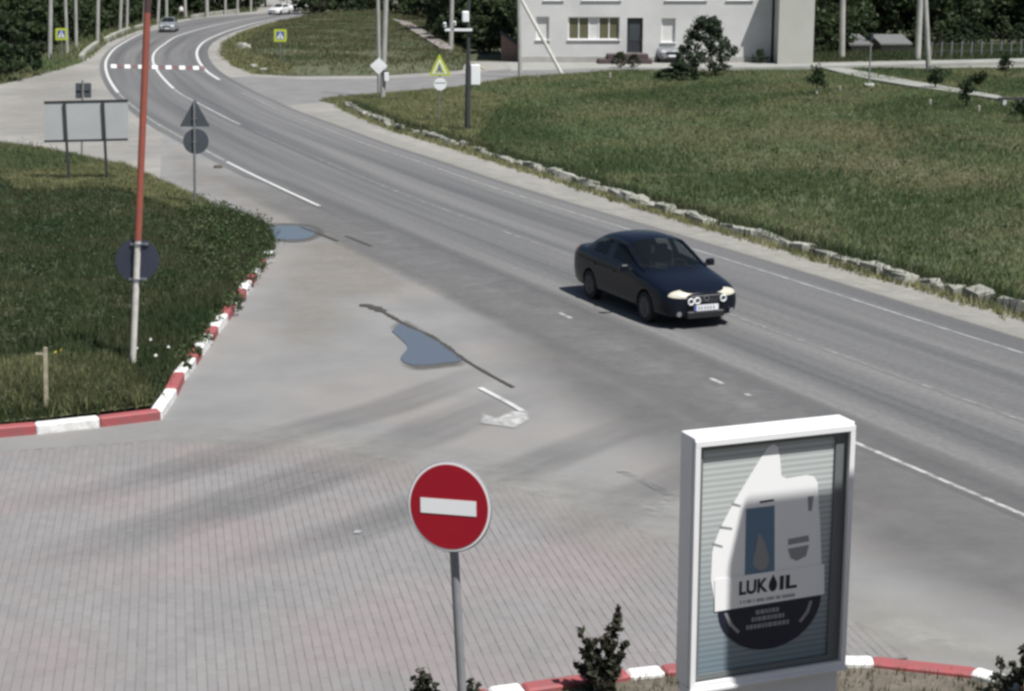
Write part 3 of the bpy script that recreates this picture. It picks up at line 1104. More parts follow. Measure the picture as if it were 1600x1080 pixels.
X, Y = scatter(RIGHT, 420, 0.6)
clump_field('weeds', X, Y, hill(RIGHT, X, Y, 0.10, 0.05), RNG.uniform(0.1, 0.32, len(X)), 26, 0.05, 'weed_leaf')
X, Y = scatter(gp([(505, 158), (700, 141), (790, 160), (740, 225), (800, 250), (740, 240), (640, 208), (575, 183), (540, 168)]), 13000)
blades('dry_grass', X, Y, hill(RIGHT, X, Y, 0.10, 0.05), 'grass_blade_dry', 4, 0.20, 0.035, 0.10, 0.9)

MOUND = gp([(347, 86), (352, 68), (375, 54), (420, 40), (470, 30), (500, 25), (600, 22), (700, 32), (722, 60), (730, 90), (722, 110), (600, 118), (460, 119), (400, 116), (368, 104)])
lawn('mound_lawn', MOUND, 4.0, 0.5, 0.1, 'lawn_ground')
X, Y = scatter(MOUND, 16000)
blades('grass', X, Y, hill(MOUND, X, Y, 0.5, 0.1), 'mound_blade', 4, 0.22, 0.07, 0.2, 0.9)
X, Y = scatter(gp([(347, 86), (352, 68), (375, 54), (420, 40), (440, 45), (400, 62), (375, 82), (400, 100), (450, 112), (460, 119), (400, 116), (368, 104)]), 3200)
blades('dry_grass', X, Y, hill(MOUND, X, Y, 0.5, 0.1), 'grass_blade_dry', 4, 0.22, 0.07, 0.2, 0.9)
LBANK = gp([(-200, 150), (0, 132), (45, 122), (95, 108), (128, 98), (146, 84), (170, 66), (205, 52), (240, 40), (280, 31), (330, 24), (400, 18), (400, 8), (-200, 8)])
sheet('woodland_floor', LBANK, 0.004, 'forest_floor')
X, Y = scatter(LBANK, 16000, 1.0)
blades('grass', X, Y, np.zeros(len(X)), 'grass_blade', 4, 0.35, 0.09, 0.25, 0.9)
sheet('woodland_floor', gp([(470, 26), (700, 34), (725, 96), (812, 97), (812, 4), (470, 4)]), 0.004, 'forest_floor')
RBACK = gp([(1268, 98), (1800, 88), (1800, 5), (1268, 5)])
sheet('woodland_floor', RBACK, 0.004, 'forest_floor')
X, Y = scatter(gp([(1268, 98), (1800, 88), (1800, 70), (1268, 74)]), 6000)
blades('grass', X, Y, np.zeros(len(X)), 'grass_blade_deep', 4, 0.3, 0.07, 0.25, 0.9)


def slab(name, px, z0, z1, m):
    p = gp(px)
    n = len(p)
    a = sum(p[i - 1].x * p[i].y - p[i].x * p[i - 1].y for i in range(n))
    if a < 0:
        p = p[::-1]
    vs = [(q.x, q.y, z0) for q in p] + [(q.x, q.y, z1) for q in p]
    fs = [tuple(range(n, 2 * n))] + [(i, (i + 1) % n, (i + 1) % n + n, i + n) for i in range(n)]
    return struct(MB().add(vs, fs).build(name, m))


slab('footpath', [(1120, 107), (1300, 104.5), (1600, 96.5), (1800, 92), (1800, 97), (1600, 101.5), (1300, 109), (1120, 111.5)], 0.0, 0.24, 'pale_path')
slab('footpath', [(1285, 112), (1318, 112), (1420, 132), (1560, 157), (1572, 164), (1420, 141), (1340, 127)], 0.0, 0.26, 'pale_path')
slab('path', [(612, 38), (640, 44), (700, 82), (706, 90), (690, 90), (640, 56)], 0.3, 0.66, 'shed_wall')


# ------------------------------------------------------------------ rough stone edging along the verge
def edging():
    line = spline(gp([(540, 166), (570, 180), (605, 195), (650, 210), (745, 238), (800, 256), (870, 277), (940, 299), (1010, 322), (1100, 349), (1180, 371), (1260, 394), (1350, 421), (1450, 448), (1530, 470), (1620, 497), (1760, 543)]), 0.1)
    root = bpy.data.objects.new('stone_edging', None)
    COL.objects.link(root)
    root['kind'] = 'structure'
    i = 4
    while i < len(line) - 14:
        L = random.choice((random.uniform(0.35, 0.7), random.uniform(0.7, 1.3)))
        k = int(L / 0.1)
        a, b = line[i], line[min(i + k, len(line) - 1)]
        d = (b - a).normalized()
        i += k + (1 if random.random() < 0.75 else random.randint(2, 5))
        h, w = random.uniform(0.14, 0.26), random.uniform(0.32, 0.50)
        rot = Matrix.Rotation(math.atan2(d.y, d.x) + random.gauss(0, 0.07), 3, 'Z') @ Matrix.Rotation(random.gauss(0, 0.05), 3, 'Y') @ Matrix.Rotation(random.gauss(-0.16, 0.11), 3, 'X')
        c = (a + b) / 2
        mb = MB().box((c.x + random.gauss(0, .04), c.y + random.gauss(0, .04), h / 2 - 0.03), ((b - a).length, w, h + 0.06), rot, bev=0.05)
        mb.v = [(x + random.gauss(0, .024), y + random.gauss(0, .024), z + random.gauss(0, .024)) for x, y, z in mb.v]
        mb.build('stone', 'stone_grey', root)
    n = len(line)
    X = np.array([p.x for p in line])
    Y = np.array([p.y for p in line])
    nx, ny = 0.92, 0.38
    xx, yy = np.repeat(X, 4), np.repeat(Y, 4)
    off = RNG.normal(-0.33, 0.13, len(xx))
    blades('dry_grass', xx + nx * off, yy + ny * off, np.zeros(len(xx)) + 0.02, 'grass_blade_dry', 4, 0.15, 0.035, 0.06, 0.9)
    off = RNG.normal(0.30, 0.19, len(xx))
    blades('grass', xx + nx * off, yy + ny * off, np.zeros(len(xx)) + 0.04, 'grass_blade_deep', 4, 0.32, 0.05, 0.09, 0.9)


edging()


# ------------------------------------------------------------------ trees and shrubs
def tree_proto(name, h, spread, base, clumps, per, size, m, trunk_r, seed, stems=1):
    rnd = random.Random(seed)
    mb = MB()
    cs, rs = [], []
    for s in range(stems):
        foot = Vector((rnd.uniform(-.15, .15) * (stems - 1), rnd.uniform(-.15, .15) * (stems - 1), -0.1))
        top = Vector((rnd.gauss(0, .35), rnd.gauss(0, .35), h * 0.86))
        segs = [foot.lerp(top, k / 5) + Vector((rnd.gauss(0, .10), rnd.gauss(0, .10), 0)) * (k > 0) for k in range(6)]
        for k in range(5):
            mb.cyl(segs[k], segs[k + 1], trunk_r * (1 - k * 0.17), trunk_r * (1 - (k + 1) * 0.17), 8, False)
        for k in range(clumps // stems):
            f = rnd.uniform(0, 1) ** 0.85
            z = base + (h - base) * f
            prof = spread * (0.62 + 0.55 * math.sin(math.pi * min(1, f * 1.05 + 0.12))) * (1 - 0.45 * f * f)
            a = rnd.uniform(0, 2 * math.pi)
            rr = prof * math.sqrt(rnd.uniform(0.12, 1)) * rnd.uniform(0.75, 1.12)
            c = Vector((math.cos(a) * rr, math.sin(a) * rr, z))
            cs.append(tuple(c))
            rs.append(rnd.uniform(0.28, 0.62) * spread * 0.34)
            if k % 6 == 0:
                q = foot.lerp(top, max(0.12, min(0.95, (z - 0.6) / h)))
                mb.cyl(q, c, trunk_r * 0.30, trunk_r * 0.08, 5, False)
    crown = crown_mesh('crown', cs, rs, per, size, m)
    trunk = mb.mesh('trunk')
    trunk.materials.append(MATS['bark'])
    return trunk, crown


TREES = [tree_proto('tree', 10.5, 3.3, 0.9, 190, 30, 0.20, 'leaf_dark', 0.17, 3),
         tree_proto('tree', 9.0, 3.8, 0.7, 200, 30, 0.21, 'leaf_mid', 0.19, 5),
         tree_proto('tree', 12.0, 3.0, 1.3, 190, 30, 0.19, 'leaf_dark', 0.16, 9)]
BUSHES = [tree_proto('bush', 2.6, 1.6, 0.25, 80, 30, 0.13, 'leaf_dark', 0.05, 21, 4),
          tree_proto('bush', 3.4, 1.9, 0.3, 90, 30, 0.15, 'leaf_mid', 0.06, 23, 4)]
GREYBUSH = tree_proto('bush', 2.7, 1.5, 0.35, 160, 46, 0.072, 'leaf_grey', 0.035, 31, 6)


def plant(proto, name, label, cat, loc, group=None, s=1.0, sz=1.0):
    t = thing(name, label, cat, loc, group, random.uniform(0, 6.28))
    t.scale = (s, s, s * sz)
    for nm, me in (('trunk', proto[0]), ('crown', proto[1])):
        o = bpy.data.objects.new(nm, me)
        COL.objects.link(o)
        o.parent = t
    return t


POLE_LINE = [(-80, 100), (0, 98), (78, 95), (105, 86), (119, 76), (152, 68), (187, 52), (224, 42), (246, 38), (260, 31), (290, 28), (323, 27), (352, 23), (391, 19), (450, 18)]
POLE_X = [p[0] for p in POLE_LINE]
POLE_Y = [G(*p).y for p in POLE_LINE]


def wood(pxs, kinds, name, label, cat, group, s0=0.85, s1=1.2, jit=6, clear=0.0):
    for x, y in pxs:
        x += random.uniform(-jit, jit)
        g = G(x, y)
        if clear:                              # the wood stands back from the pole row
            rp = clear * F / g.y
            yl = max(float(np.interp(x + k * rp, POLE_X, POLE_Y)) for k in (-1, -.5, 0, .5, 1))
            yy = max(g.y, yl + 0.45 * clear)
            g = Vector((g.x * yy / g.y, yy, 0))
        plant(kinds[random.randrange(len(kinds))], name, label, cat, g, group, random.uniform(s0, s1))


# left wood behind the row of concrete poles
wl = [(-60, 108), (-10, 104), (30, 92), (55, 80), (92, 72), (130, 60), (165, 52), (198, 44), (215, 38), (245, 33), (275, 27), (305, 23), (340, 19), (380, 15), (415, 11), (450, 9),
      (-40, 82), (15, 74), (60, 62), (105, 52), (150, 42), (185, 34), (225, 28), (260, 22), (300, 17), (345, 12), (20, 55), (80, 42), (140, 30), (200, 20), (260, 13), (100, 25), (-20, 45), (40, 28), (320, 8), (400, 6), (170, 10)]
wood(wl, TREES, 'tree', 'dark green tree in the wood behind the row of concrete poles', 'tree', 'trees behind the left pole row', clear=4.2)
wb = [(-20, 112), (15, 100), (52, 88), (100, 80), (60, 95), (125, 71), (142, 66), (165, 58), (178, 50), (205, 44), (222, 38), (236, 36), (262, 29), (290, 26), (318, 22), (352, 18), (395, 14), (85, 62), (115, 58), (150, 48), (200, 33), (250, 25), (40, 72), (0, 85)]
wood(wb, BUSHES, 'bush', 'dark undergrowth bush at the foot of the left wood', 'bush', 'undergrowth below the left wood', 0.8, 1.15, clear=2.2)
plant(BUSHES[0], 'bush', 'large dark bush spreading over the gravel at the left edge of the photo', 'bush', G(18, 118), None, 1.25, 1.15)
plant(BUSHES[0], 'bush', 'lower dark bush beside the large one at the left edge of the photo', 'bush', G(-25, 128), None, 1.3, 0.9)

# wood beyond the mound and behind the lamp post
wm = [(490, 22), (520, 21), (548, 20), (575, 19), (610, 20), (645, 24), (668, 29), (690, 34), (718, 56), (735, 66), (757, 74), (778, 70), (745, 52), (770, 46), (715, 40), (505, 14), (540, 12), (590, 11), (630, 13), (670, 17), (710, 25), (750, 30), (790, 36), (650, 8), (560, 6), (480, 12), (720, 12), (790, 55), (700, 8)]
wood(wm, TREES, 'tree', 'dark tree in the thick wood between the mound and the grey building', 'tree', 'trees beyond the mound', 0.85, 1.15, 4)
wb2 = [(500, 25), (530, 24), (560, 23), (590, 22), (625, 25), (655, 31), (682, 38), (715, 68), (735, 70), (756, 84), (772, 82), (748, 76)]
wood(wb2, BUSHES, 'bush', 'shaded bush at the edge of the wood beyond the mound', 'bush', 'bushes at the mound wood edge', 0.8, 1.2, 3)

# park trees to the right of the grey building
wr = [(1282, 80), (1300, 72), (1325, 66), (1350, 66), (1375, 62), (1400, 66), (1425, 62), (1462, 66), (1490, 62), (1520, 58), (1548, 54), (1575, 58), (1605, 60), (1640, 60), (1290, 55), (1335, 50), (1380, 46), (1430, 46), (1480, 46), (1530, 42), (1580, 42), (1620, 42), (1310, 34), (1370, 30), (1440, 30), (1500, 28), (1560, 26), (1610, 26), (1290, 20), (1400, 16), (1480, 14), (1580, 12), (1660, 40)]
wood(wr, TREES, 'tree', 'dark park tree to the right of the grey building', 'tree', 'park trees right of the building', 0.85, 1.2)
wb3 = [(1276, 84), (1300, 81), (1335, 74), (1440, 76), (1470, 74), (1500, 72), (1530, 70), (1560, 66), (1590, 70)]
wood(wb3, BUSHES, 'bush', 'dark low bush under the park trees', 'bush', 'bushes under the park trees', 0.55, 0.85)

plant(GREYBUSH, 'bush', 'grey-green bush standing alone on the lawn in front of the grey building', 'bush', G(1102, 122), None, 1.25, 1.05)
plant(BUSHES[0], 'bush', 'low dark bush on the lawn at the foot of the grey-green bush', 'bush', G(1062, 130), None, 0.8, 0.55)
for px, py, s, lab in ((968, 106, .30, 'small hedge plant left of the parked car in front of the building steps'), (990, 106, .26, 'tiny hedge plant nearest the parked car by the steps'),
                       (1187, 99, .28, 'small pale shrub in the shade between facade and wing')):
    plant(BUSHES[1], 'shrub', lab, 'shrub', G(px, py), None, s)


def sapling(px, py, top, lab, white=None, wide=1.0):
    b = G(px, py, 0.1)
    h = on_plane(px, top, b.y).z - 0.1
    t = thing('young_tree', lab, 'young tree', b, 'young trees on the right lawn', random.uniform(0, 6))
    MB().cyl((0, 0, -0.1), (0.03, 0, h * 0.8), 0.045, 0.02, 8).build('trunk', 'bark', t)
    if white:
        MB().cyl((0, 0, -0.05), (0.01, 0, white), 0.075, 0.06, 8).build('whitewash_band', 'whitewash', t)
    n = 22
    cs = [(random.gauss(0, .20) * wide, random.gauss(0, .20) * wide, h * random.uniform(0.38, 1.0)) for _ in range(n)]
    me = crown_mesh('crown', cs, [0.24 * wide] * n, 22, 0.085, 'leaf_dark')
    link('crown', me, None, t)


sapling(1276, 150, 104, 'slim young tree with a whitewashed foot left of the diagonal path start', 0.35)
sapling(1461, 141, 106, 'young tree beside the leaning pole pair on the right lawn', None, 1.2)
sapling(1510, 172, 128, 'young tree standing astride the diagonal path', None, 0.9)
sapling(1527, 135, 114, 'short young tree above the diagonal path near the right edge', None, 0.9)
sapling(1570, 124, 82, 'tall thin young tree in front of the upper footpath at the right', None, 0.9)
sapling(1598, 193, 156, 'young tree cut by the right edge of the photo', None, 1.0)
for px, py, lab in ((1312, 146, 'pale marker stub on the lawn under the start of the diagonal path'), (1453, 168, 'pale marker stub below the middle of the diagonal path'), (1529, 178, 'pale marker stub below the right end of the diagonal path'),
                    (841, 123, 'small cream post at the lawn edge below the concrete strut'), (953, 124, 'small cream post at the lawn edge below the building steps')):
    b = G(px, py, 0.08)
    t = thing('marker_post', lab, 'post', b, 'small posts on the right lawn')
    MB().cyl((0, 0, -0.1), (0, 0, 0.34), 0.065, 0.06, 10).build('shaft', 'pole_concrete', t)
    MB().cyl((0, 0, 0.34), (0, 0, 0.39), 0.07, 0.04, 10).build('cap', 'stake_wood', t)


# ------------------------------------------------------------------ buildings
def building():
    g = G(813, 97.5)
    y0 = g.y
    x0 = g.x
    x1 = on_plane(1204, 98, y0).x
    t = thing('office_building', 'pale grey plastered two storey building with dark door and projecting wing', 'building', (x0, y0, 0))
    W, H, D = x1 - x0, 7.4, 11.0

    def q(px, py):
        p = on_plane(px, py, y0)
        return p.x - x0, p.z
    holes = []
    wins = [((838, 26), (858, 62)), ((888, 26.5), (968, 62)), ((1034, 28.5), (1055, 66))]
    for a, b in wins:
        xa, za = q(*a)
        xb, zb = q(*b)
        holes.append((xa, xb, zb, za))
    xa, za = q(980, 28)
    xb, zb = q(1004, 83)
    door = (xa, xb, zb, za)
    holes.append(door)
    up = []
    for a, b in (((1040, 0), (1104, 0)), ((1136, 0), (1176, 0)), ((850, 0), (880, 0)), ((910, 0), (970, 0))):
        xa, _ = q(*a)
        xb, _ = q(*b)
        up.append((xa, xb, q(1100, 1.5)[1] + 0.06, q(1100, 1.5)[1] + 1.6))
    holes += up
    # facade sheet with real openings, 0.30 m thick
    xs = sorted({0.0, W} | {h[0] for h in holes} | {h[1] for h in holes})
    zs = sorted({0.0, H} | {h[2] for h in holes} | {h[3] for h in holes})
    mb = MB()
    solid = lambda cx, cz: not any(h[0] < cx < h[1] and h[2] < cz < h[3] for h in holes)
    for i in range(len(xs) - 1):
        for k in range(len(zs) - 1):
            if solid((xs[i] + xs[i + 1]) / 2, (zs[k] + zs[k + 1]) / 2):
                a, b, c, d = xs[i], xs[i + 1], zs[k], zs[k + 1]
                mb.add([(a, 0, c), (b, 0, c), (b, 0, d), (a, 0, d)], [(0, 1, 2, 3)])
    for a, b, c, d in holes:
        r = 0.28
        mb.add([(a, 0, c), (b, 0, c), (b, 0, d), (a, 0, d), (a, r, c), (b, r, c), (b, r, d), (a, r, d)], [(0, 4, 5, 1), (1, 5, 6, 2), (2, 6, 7, 3), (3, 7, 4, 0)])
    mb.add([(0, 0, 0), (0, D, 0), (W, D, 0), (W, 0, 0), (0, 0, H), (0, D, H), (W, D, H), (W, 0, H)], [(0, 4, 5, 1), (1, 5, 6, 2), (2, 6, 7, 3)])
    mb.build('wall', 'facade_plaster', t)
    MB().box((W / 2, D / 2, H + 0.12), (W + 0.6, D + 0.6, 0.24)).build('roof', 'roof_dark', t)
    MB().box((W / 2, -0.025, 0.20), (W - 0.02, 0.05, 0.40)).build('plinth', 'pole_concrete', t)

    def window(h, curtains):
        a, b, c, d = h
        fr = 0.07
        m = MB()
        yy = 0.20
        n = max(1, round((b - a) / 0.75))
        m.box(((a + b) / 2, yy, c + fr / 2), (b - a, 0.07, fr)).box(((a + b) / 2, yy, d - fr / 2), (b - a, 0.07, fr))
        for i in range(n + 1):
            x = a + fr / 2 + (b - a - fr) * i / n
            m.box((x, yy - 0.001, (c + d) / 2), (fr, 0.074, d - c - 2 * fr))
        w = m.build('window', 'window_frame', t)
        MB().box(((a + b) / 2, -0.03, c - 0.032), (b - a + 0.16, 0.14, 0.06)).build('sill', 'window_frame', w)
        for i in range(n):
            xa = a + fr + (b - a - fr) * i / n
            xb = a + (b - a - fr) * (i + 1) / n
            # curtains hang just behind the pane
            MB().box(((xa + xb) / 2, yy + 0.01, (c + d) / 2), (xb - xa, 0.01, d - c - 2 * fr)).build('pane', curtains[i % len(curtains)], w)
    window(holes[0], ['pane_white', 'pane_olive'])
    window(holes[1], ['pane_olive', 'pane_olive', 'pane_white', 'pane_olive', 'pane_olive'])
    window(holes[2], ['pane_white'])
    for h in up:
        window(h, ['pane_olive', 'pane_white'])
    a, b, c, d = door
    dr = MB().box(((a + b) / 2, 0.22, (c + d) / 2), (b - a - 0.02, 0.06, d - c - 0.02)).build('door', 'door_dark', t)
    MB().box(((a + b) / 2, 0.18, c + 0.62 * (d - c)), ((b - a) * 0.62, 0.02, (d - c) * 0.55)).build('pane', 'house_glass', dr)
    MB().box((b - 0.2, 0.16, c + 1.0), (0.04, 0.06, 0.5)).build('handle', 'chrome', dr)
    sx0, sx1 = q(948, 90)[0], q(1010, 90)[0]
    MB().box(((sx0 + sx1) / 2, -0.95, c / 2 - 0.005), (sx1 - sx0, 1.9, c - 0.01)).build('step', 'step_tile', t)
    MB().box(((sx0 + sx1) / 2 - 0.2, -1.15, c / 4 - 0.005), (sx1 - sx0 + 0.9, 2.3, c / 2 - 0.02)).build('step', 'step_tile', t)
    # projecting wing
    wy = -2.15
    wx0 = on_plane(1215, 98, y0 + wy).x - x0
    wx1 = on_plane(1270, 98, y0 + wy).x - x0
    MB().box(((wx0 + wx1) / 2, wy / 2 + D / 2 + 0.01, 3.5), (wx1 - wx0, D - wy, 7.0)).build('wing_wall', 'wing_plaster', t)
    MB().box(((wx0 + wx1) / 2, wy / 2 + D / 2, 7.06), (wx1 - wx0 + 0.2, D - wy + 0.2, 0.12)).build('wing_roof', 'roof_dark', t)


def pane_mats():
    """window glass with a curtain seen through it"""
    for nm, c in (('pane_white', (0.62, 0.62, 0.60)), ('pane_olive', (0.125, 0.122, 0.075))):
        mat(nm, c, 0.12, vary=0.12, scale=2.0, coat=0.6)


pane_mats()
building()


def shed(px0, px1, py, top, wall, roof, label, name='shed', depth=5.0):
    a, b = G(px0, py), G(px1, py)
    h = on_plane(px0, top, a.y).z
    t = thing(name, label, 'shed', a)
    w = b.x - a.x
    MB().add([(0, 0, 0), (w, 0, 0), (w, 0, h), (0, 0, h), (0, depth, 0), (w, depth, 0), (w, depth, h + 0.5), (0, depth, h + 0.5)], [(0, 1, 2, 3), (1, 5, 6, 2), (4, 0, 3, 7), (5, 4, 7, 6)]).build('wall', wall, t)
    MB().add([(-.2, -.3, h - .02), (w + .2, -.3, h - .02), (w + .2, depth + .2, h + .55), (-.2, depth + .2, h + .55), (-.2, -.3, h + .1), (w + .2, -.3, h + .1), (w + .2, depth + .2, h + .67), (-.2, depth + .2, h + .67)],
             [(0, 3, 2, 1), (4, 5, 6, 7), (0, 1, 5, 4), (1, 2, 6, 5), (2, 3, 7, 6), (3, 0, 4, 7)]).build('roof', roof, t)
    return t


def brick_annex():
    a, b = G(783, 95), G(811, 95)
    t = thing('brick_annex', 'low brown brick annex with slanting top against the left end of the grey building', 'annex', a)
    w = b.x - a.x
    h0, h1 = on_plane(783, 52, a.y).z, on_plane(811, 72, a.y).z
    MB().add([(0, 0, 0), (w, 0, 0), (w, 0, h1), (0, 0, h0), (0, 3, 0), (w, 3, 0), (w, 3, h1), (0, 3, h0)], [(0, 1, 2, 3), (1, 5, 6, 2), (4, 0, 3, 7), (5, 4, 7, 6)]).build('wall', 'brick_wall', t)
    MB().add([(-.1, -.1, h0 + .005), (w, -.1, h1 + .005), (w, 3.1, h1 + .005), (-.1, 3.1, h0 + .005), (-.1, -.1, h0 + .12), (w, -.1, h1 + .12), (w, 3.1, h1 + .12), (-.1, 3.1, h0 + .12)],
             [(0, 3, 2, 1), (4, 5, 6, 7), (0, 1, 5, 4), (1, 2, 6, 5), (2, 3, 7, 6), (3, 0, 4, 7)]).build('roof', 'roof_dark', t)


brick_annex()
shed(1330, 1358, 82, 71, 'shed_wall', 'shed_roof', 'low brown walled shed behind the single pole in the park')
shed(1378, 1420, 82, 70, 'shed_wall', 'shed_roof', 'wider grey roofed shed between the single pole and the pole pair', depth=3.5)
shed(1272, 1290, 78, 60, 'brick_wall', 'roof_dark', 'small brown shed just right of the grey building wing', depth=4)


def park_fence():
    a, b = G(1455, 90), G(1700, 86)
    t = thing('park_fence', 'low grey post and rail fence along the park behind the footpath', 'fence', a)
    d = b - a
    n = 16
    for i in range(n + 1):
        p = d * (i / n)
        MB().cyl((p.x, p.y, -0.1), (p.x, p.y, 1.15), 0.05, 0.05, 8).build('post', 'pole_paint_grey', t)
    for z in (0.45, 1.0):
        MB().cyl((0, 0, z), (d.x, d.y, z), 0.02, 0.02, 8).build('rail', 'dark_metal', t)


park_fence()


def low_wall(pts, label, h=0.42):
    line = spline(gp(pts), 1.2)
    t = thing('low_wall', label, 'wall', (line[0].x, line[0].y, 0), 'pale low walls beside the bend')
    for a, b in zip(line, line[1:]):
        d = b - a
        if d.length < 0.3:
            continue
        c = (a + b) / 2 - line[0]
        MB().box((c.x, c.y, h / 2), (d.length - 0.03, 0.38, h), Matrix.Rotation(math.atan2(d.y, d.x), 3, 'Z'), bev=0.04).build('wall_block', 'stone_grey', t)


low_wall([(127, 95), (133, 87), (142, 79), (152, 72)], 'pale low wall curving along the gravel nearest the crossing')
low_wall([(165, 66), (178, 59), (192, 53), (202, 49)], 'pale low wall segment behind the upper end of the near wall')
low_wall([(212, 47), (219, 45), (226, 43)], 'short pale low wall just left of the orange pole top')
low_wall([(300, 30), (330, 25), (372, 20)], 'far pale low wall along the road behind the silver car', 0.5)


# ------------------------------------------------------------------ poles and signs
def pole(px, py, tx, ty, label, wpx=5.5, length=9.0, m='pole_concrete', name='concrete_pole', group='concrete poles', cap=True, cat='pole'):
    """standing at (px,py); a second surveyed point gives its lean"""
    b = G(px, py)
    p2 = on_plane(tx, ty, b.y)
    k = length / max(p2.z, 0.5)
    dx = (p2.x - b.x) * k
    depth = b.y * math.cos(PITCH) + CAM_H * math.sin(PITCH)
    r = wpx / F * depth / 2
    t = thing(name, label, cat, b, group)
    MB().cyl((0, 0, -0.2), (dx, 0, length), r * 1.12, r * 0.8, 14).build('shaft', m, t, True)
    if cap:
        c = MB().box((dx, 0, length - 0.6), (1.3, 0.09, 0.09)).build('crossarm', 'galvanised', t)
        for s in (-0.55, 0, 0.55):
            MB().cyl((dx + s, 0, length - 0.55), (dx + s, 0, length - 0.38), 0.045, 0.03, 8).build('insulator', 'window_frame', c)
    return t


left_poles = [(10, 56, 12, 0, 'leftmost concrete pole, its foot hidden by the dark bush', 6),
              (77.5, 95, 79, 0, 'concrete pole with whitened foot left of the near pedestrian crossing sign', 6.5),
              (105, 86, 102, 0, 'concrete pole directly right of the left pedestrian crossing sign', 5),
              (119, 76, 118, 0, 'concrete pole partly covered by twigs above the low wall', 5),
              (152, 68, 153, 0, 'concrete pole standing at the far end of the curved low wall', 5.5),
              (187, 52, 189, 0, 'concrete pole left of its close thin neighbour above the second low wall', 5),
              (198, 50, 199, 0, 'thin concrete pole close beside its neighbour above the second low wall', 4),
              (224, 42, 226, 0, 'concrete pole just left of the orange pole top', 4.5),
              (246, 38, 248, 0, 'concrete pole rising right behind the left side of the silver car', 4.5),
              (260, 31, 260, 0, 'concrete pole rising behind the roof of the silver car', 4.5),
              (290, 28, 289, 0, 'concrete pole beside the standing person', 4.5),
              (323.5, 27, 323, 0, 'stout pale concrete pole right of the standing person', 5.5),
              (352, 23, 352, 0, 'thin concrete pole by the far road, left of the last two', 3.5),
              (371, 23, 371, 0, 'thin concrete pole by the far road, last but one of the row', 3.5),
              (391.5, 19, 392, 0, 'last thin concrete pole of the row before the far white cars', 3.5),
              (440, 21, 439, 0, 'far thin pole left of two beside the white cars', 2.5),
              (449, 20, 449, 0, 'far thin pole between the two distant white cars', 2.5)]
for a in left_poles:
    pole(*a[:5], wpx=a[5], group='concrete poles along the left side of the road')

pole(597, 160, 603, 0, 'tall concrete pole on the verge carrying the white diamond sign', 8)
pole(593, 152, 590.5, 0, 'thinner concrete strut pole leaning on the pole with the diamond sign', 6, cap=False)
pole(704, 86, 706, 0, 'concrete pole standing at the dark wood behind the lamp post', 7)
pole(813, 122, 810.5, 0, 'slim concrete pole in front of the left end of the grey building', 6)
pole(1315.5, 92, 1317, 0, 'single concrete pole right of the grey building wing', 8.5)
pole(1433.5, 94, 1438, 0, 'rear concrete pole of the leaning pair in the park', 9)
pole(1452, 116, 1446, 0, 'front concrete pole of the leaning pair with a whitened foot', 8, cap=False)


def strut():
    b = G(880, 115)
    top = on_plane(815, 0, b.y)
    t = thing('concrete_strut', 'slanting pale concrete strut propping the slim pole before the grey building', 'strut', b)
    d = Vector((top.x - b.x, 0.0, top.z))
    e = d * 1.06
    MB().cyl((0, 0, -0.2), e, 0.115, 0.10, 12).build('shaft', 'pole_cream', t, True)
    MB().box((e.x, 0, e.z), (0.3, 0.3, 0.12)).build('collar', 'galvanised', t)


strut()


class Plane:
    """upright sign plane at a base point; converts survey pixels to local x,z"""
    def __init__(self, px, py):
        self.b = G(px, py)

    def q(self, px, py):
        p = on_plane(px, py, self.b.y)
        return p.x - self.b.x, p.z

    def poly(self, pts):
        return [self.q(*p) for p in pts]

    def disc(self, cx, cy, r, n=32, r2=None):
        return self.poly([(cx + r * math.cos(2 * math.pi * i / n), cy + (r2 or r) * math.sin(2 * math.pi * i / n)) for i in range(n)])


def post_between(P, t, a, b, r, m, y=0.0, name='post', r1=None):
    (x0, z0), (x1, z1) = P.q(*a), P.q(*b)
    return MB().cyl((x0, y, z0 - 0.1), (x1, y, z1), r, r1 or r, 14).build(name, m, t, True)


def rounded(pts, r, n=4):
    out = []
    P = [Vector(p) for p in pts]
    for i in range(len(P)):
        a, b, c = P[i - 1], P[i], P[(i + 1) % len(P)]
        p, q = b + (a - b).normalized() * r, b + (c - b).normalized() * r
        for k in range(n + 1):
            s = k / n
            out.append(tuple(p * (1 - s) ** 2 + b * 2 * s * (1 - s) + q * s * s))
    return out


# triangle over disc, seen from behind
P = Plane(305, 332)
t = thing('road_sign', 'back of a grey triangular sign above a round one on a thin post', 'road sign', P.b)
post_between(P, t, (305, 332), (303.5, 158), 0.035, 'galvanised', -0.05)
MB().prism(rounded(P.poly([(304, 155), (328.5, 198), (280.5, 198)]), 0.05), -0.008, 0.012).build('triangle_plate', 'sign_back', t)
MB().prism(P.disc(306, 221, 20), -0.008, 0.012).build('round_plate', 'sign_back', t)
for y in (185, 221):
    x, z = P.q(304, y)
    MB().box((x, -0.03, z), (0.13, 0.035, 0.04)).build('clamp', 'galvanised', t)

# board on two legs, seen from behind
P = Plane(106, 296)
t = thing('signboard', 'back of a wide grey signboard with dark frame on two legs in the left lawn', 'signboard', P.b)
MB().prism(P.poly([(69, 160), (200, 157), (200, 218), (69, 221)]), -0.006, 0.03).build('panel', 'board_back', t)
for a, b in (((106, 296), (104, 158)), ((165.5, 296), (164, 156))):
    (x0, z0), (x1, z1) = P.q(*a), P.q(*b)
    MB().box(((x0 + x1) / 2, -0.05, (z0 + z1) / 2 - 0.05), (0.075, 0.06, z1 - z0 + 0.1)).build('leg', 'dark_metal', t)
for ya, yb in ((160, 157), (221, 218)):
    (x0, z0), (x1, z1) = P.q(69, ya), P.q(200, yb)
    MB().prism([(x0, z0 - .035), (x1, z1 - .035), (x1, z1 + .035), (x0, z0 + .035)], -0.018, -0.007).build('rail', 'dark_metal', t)

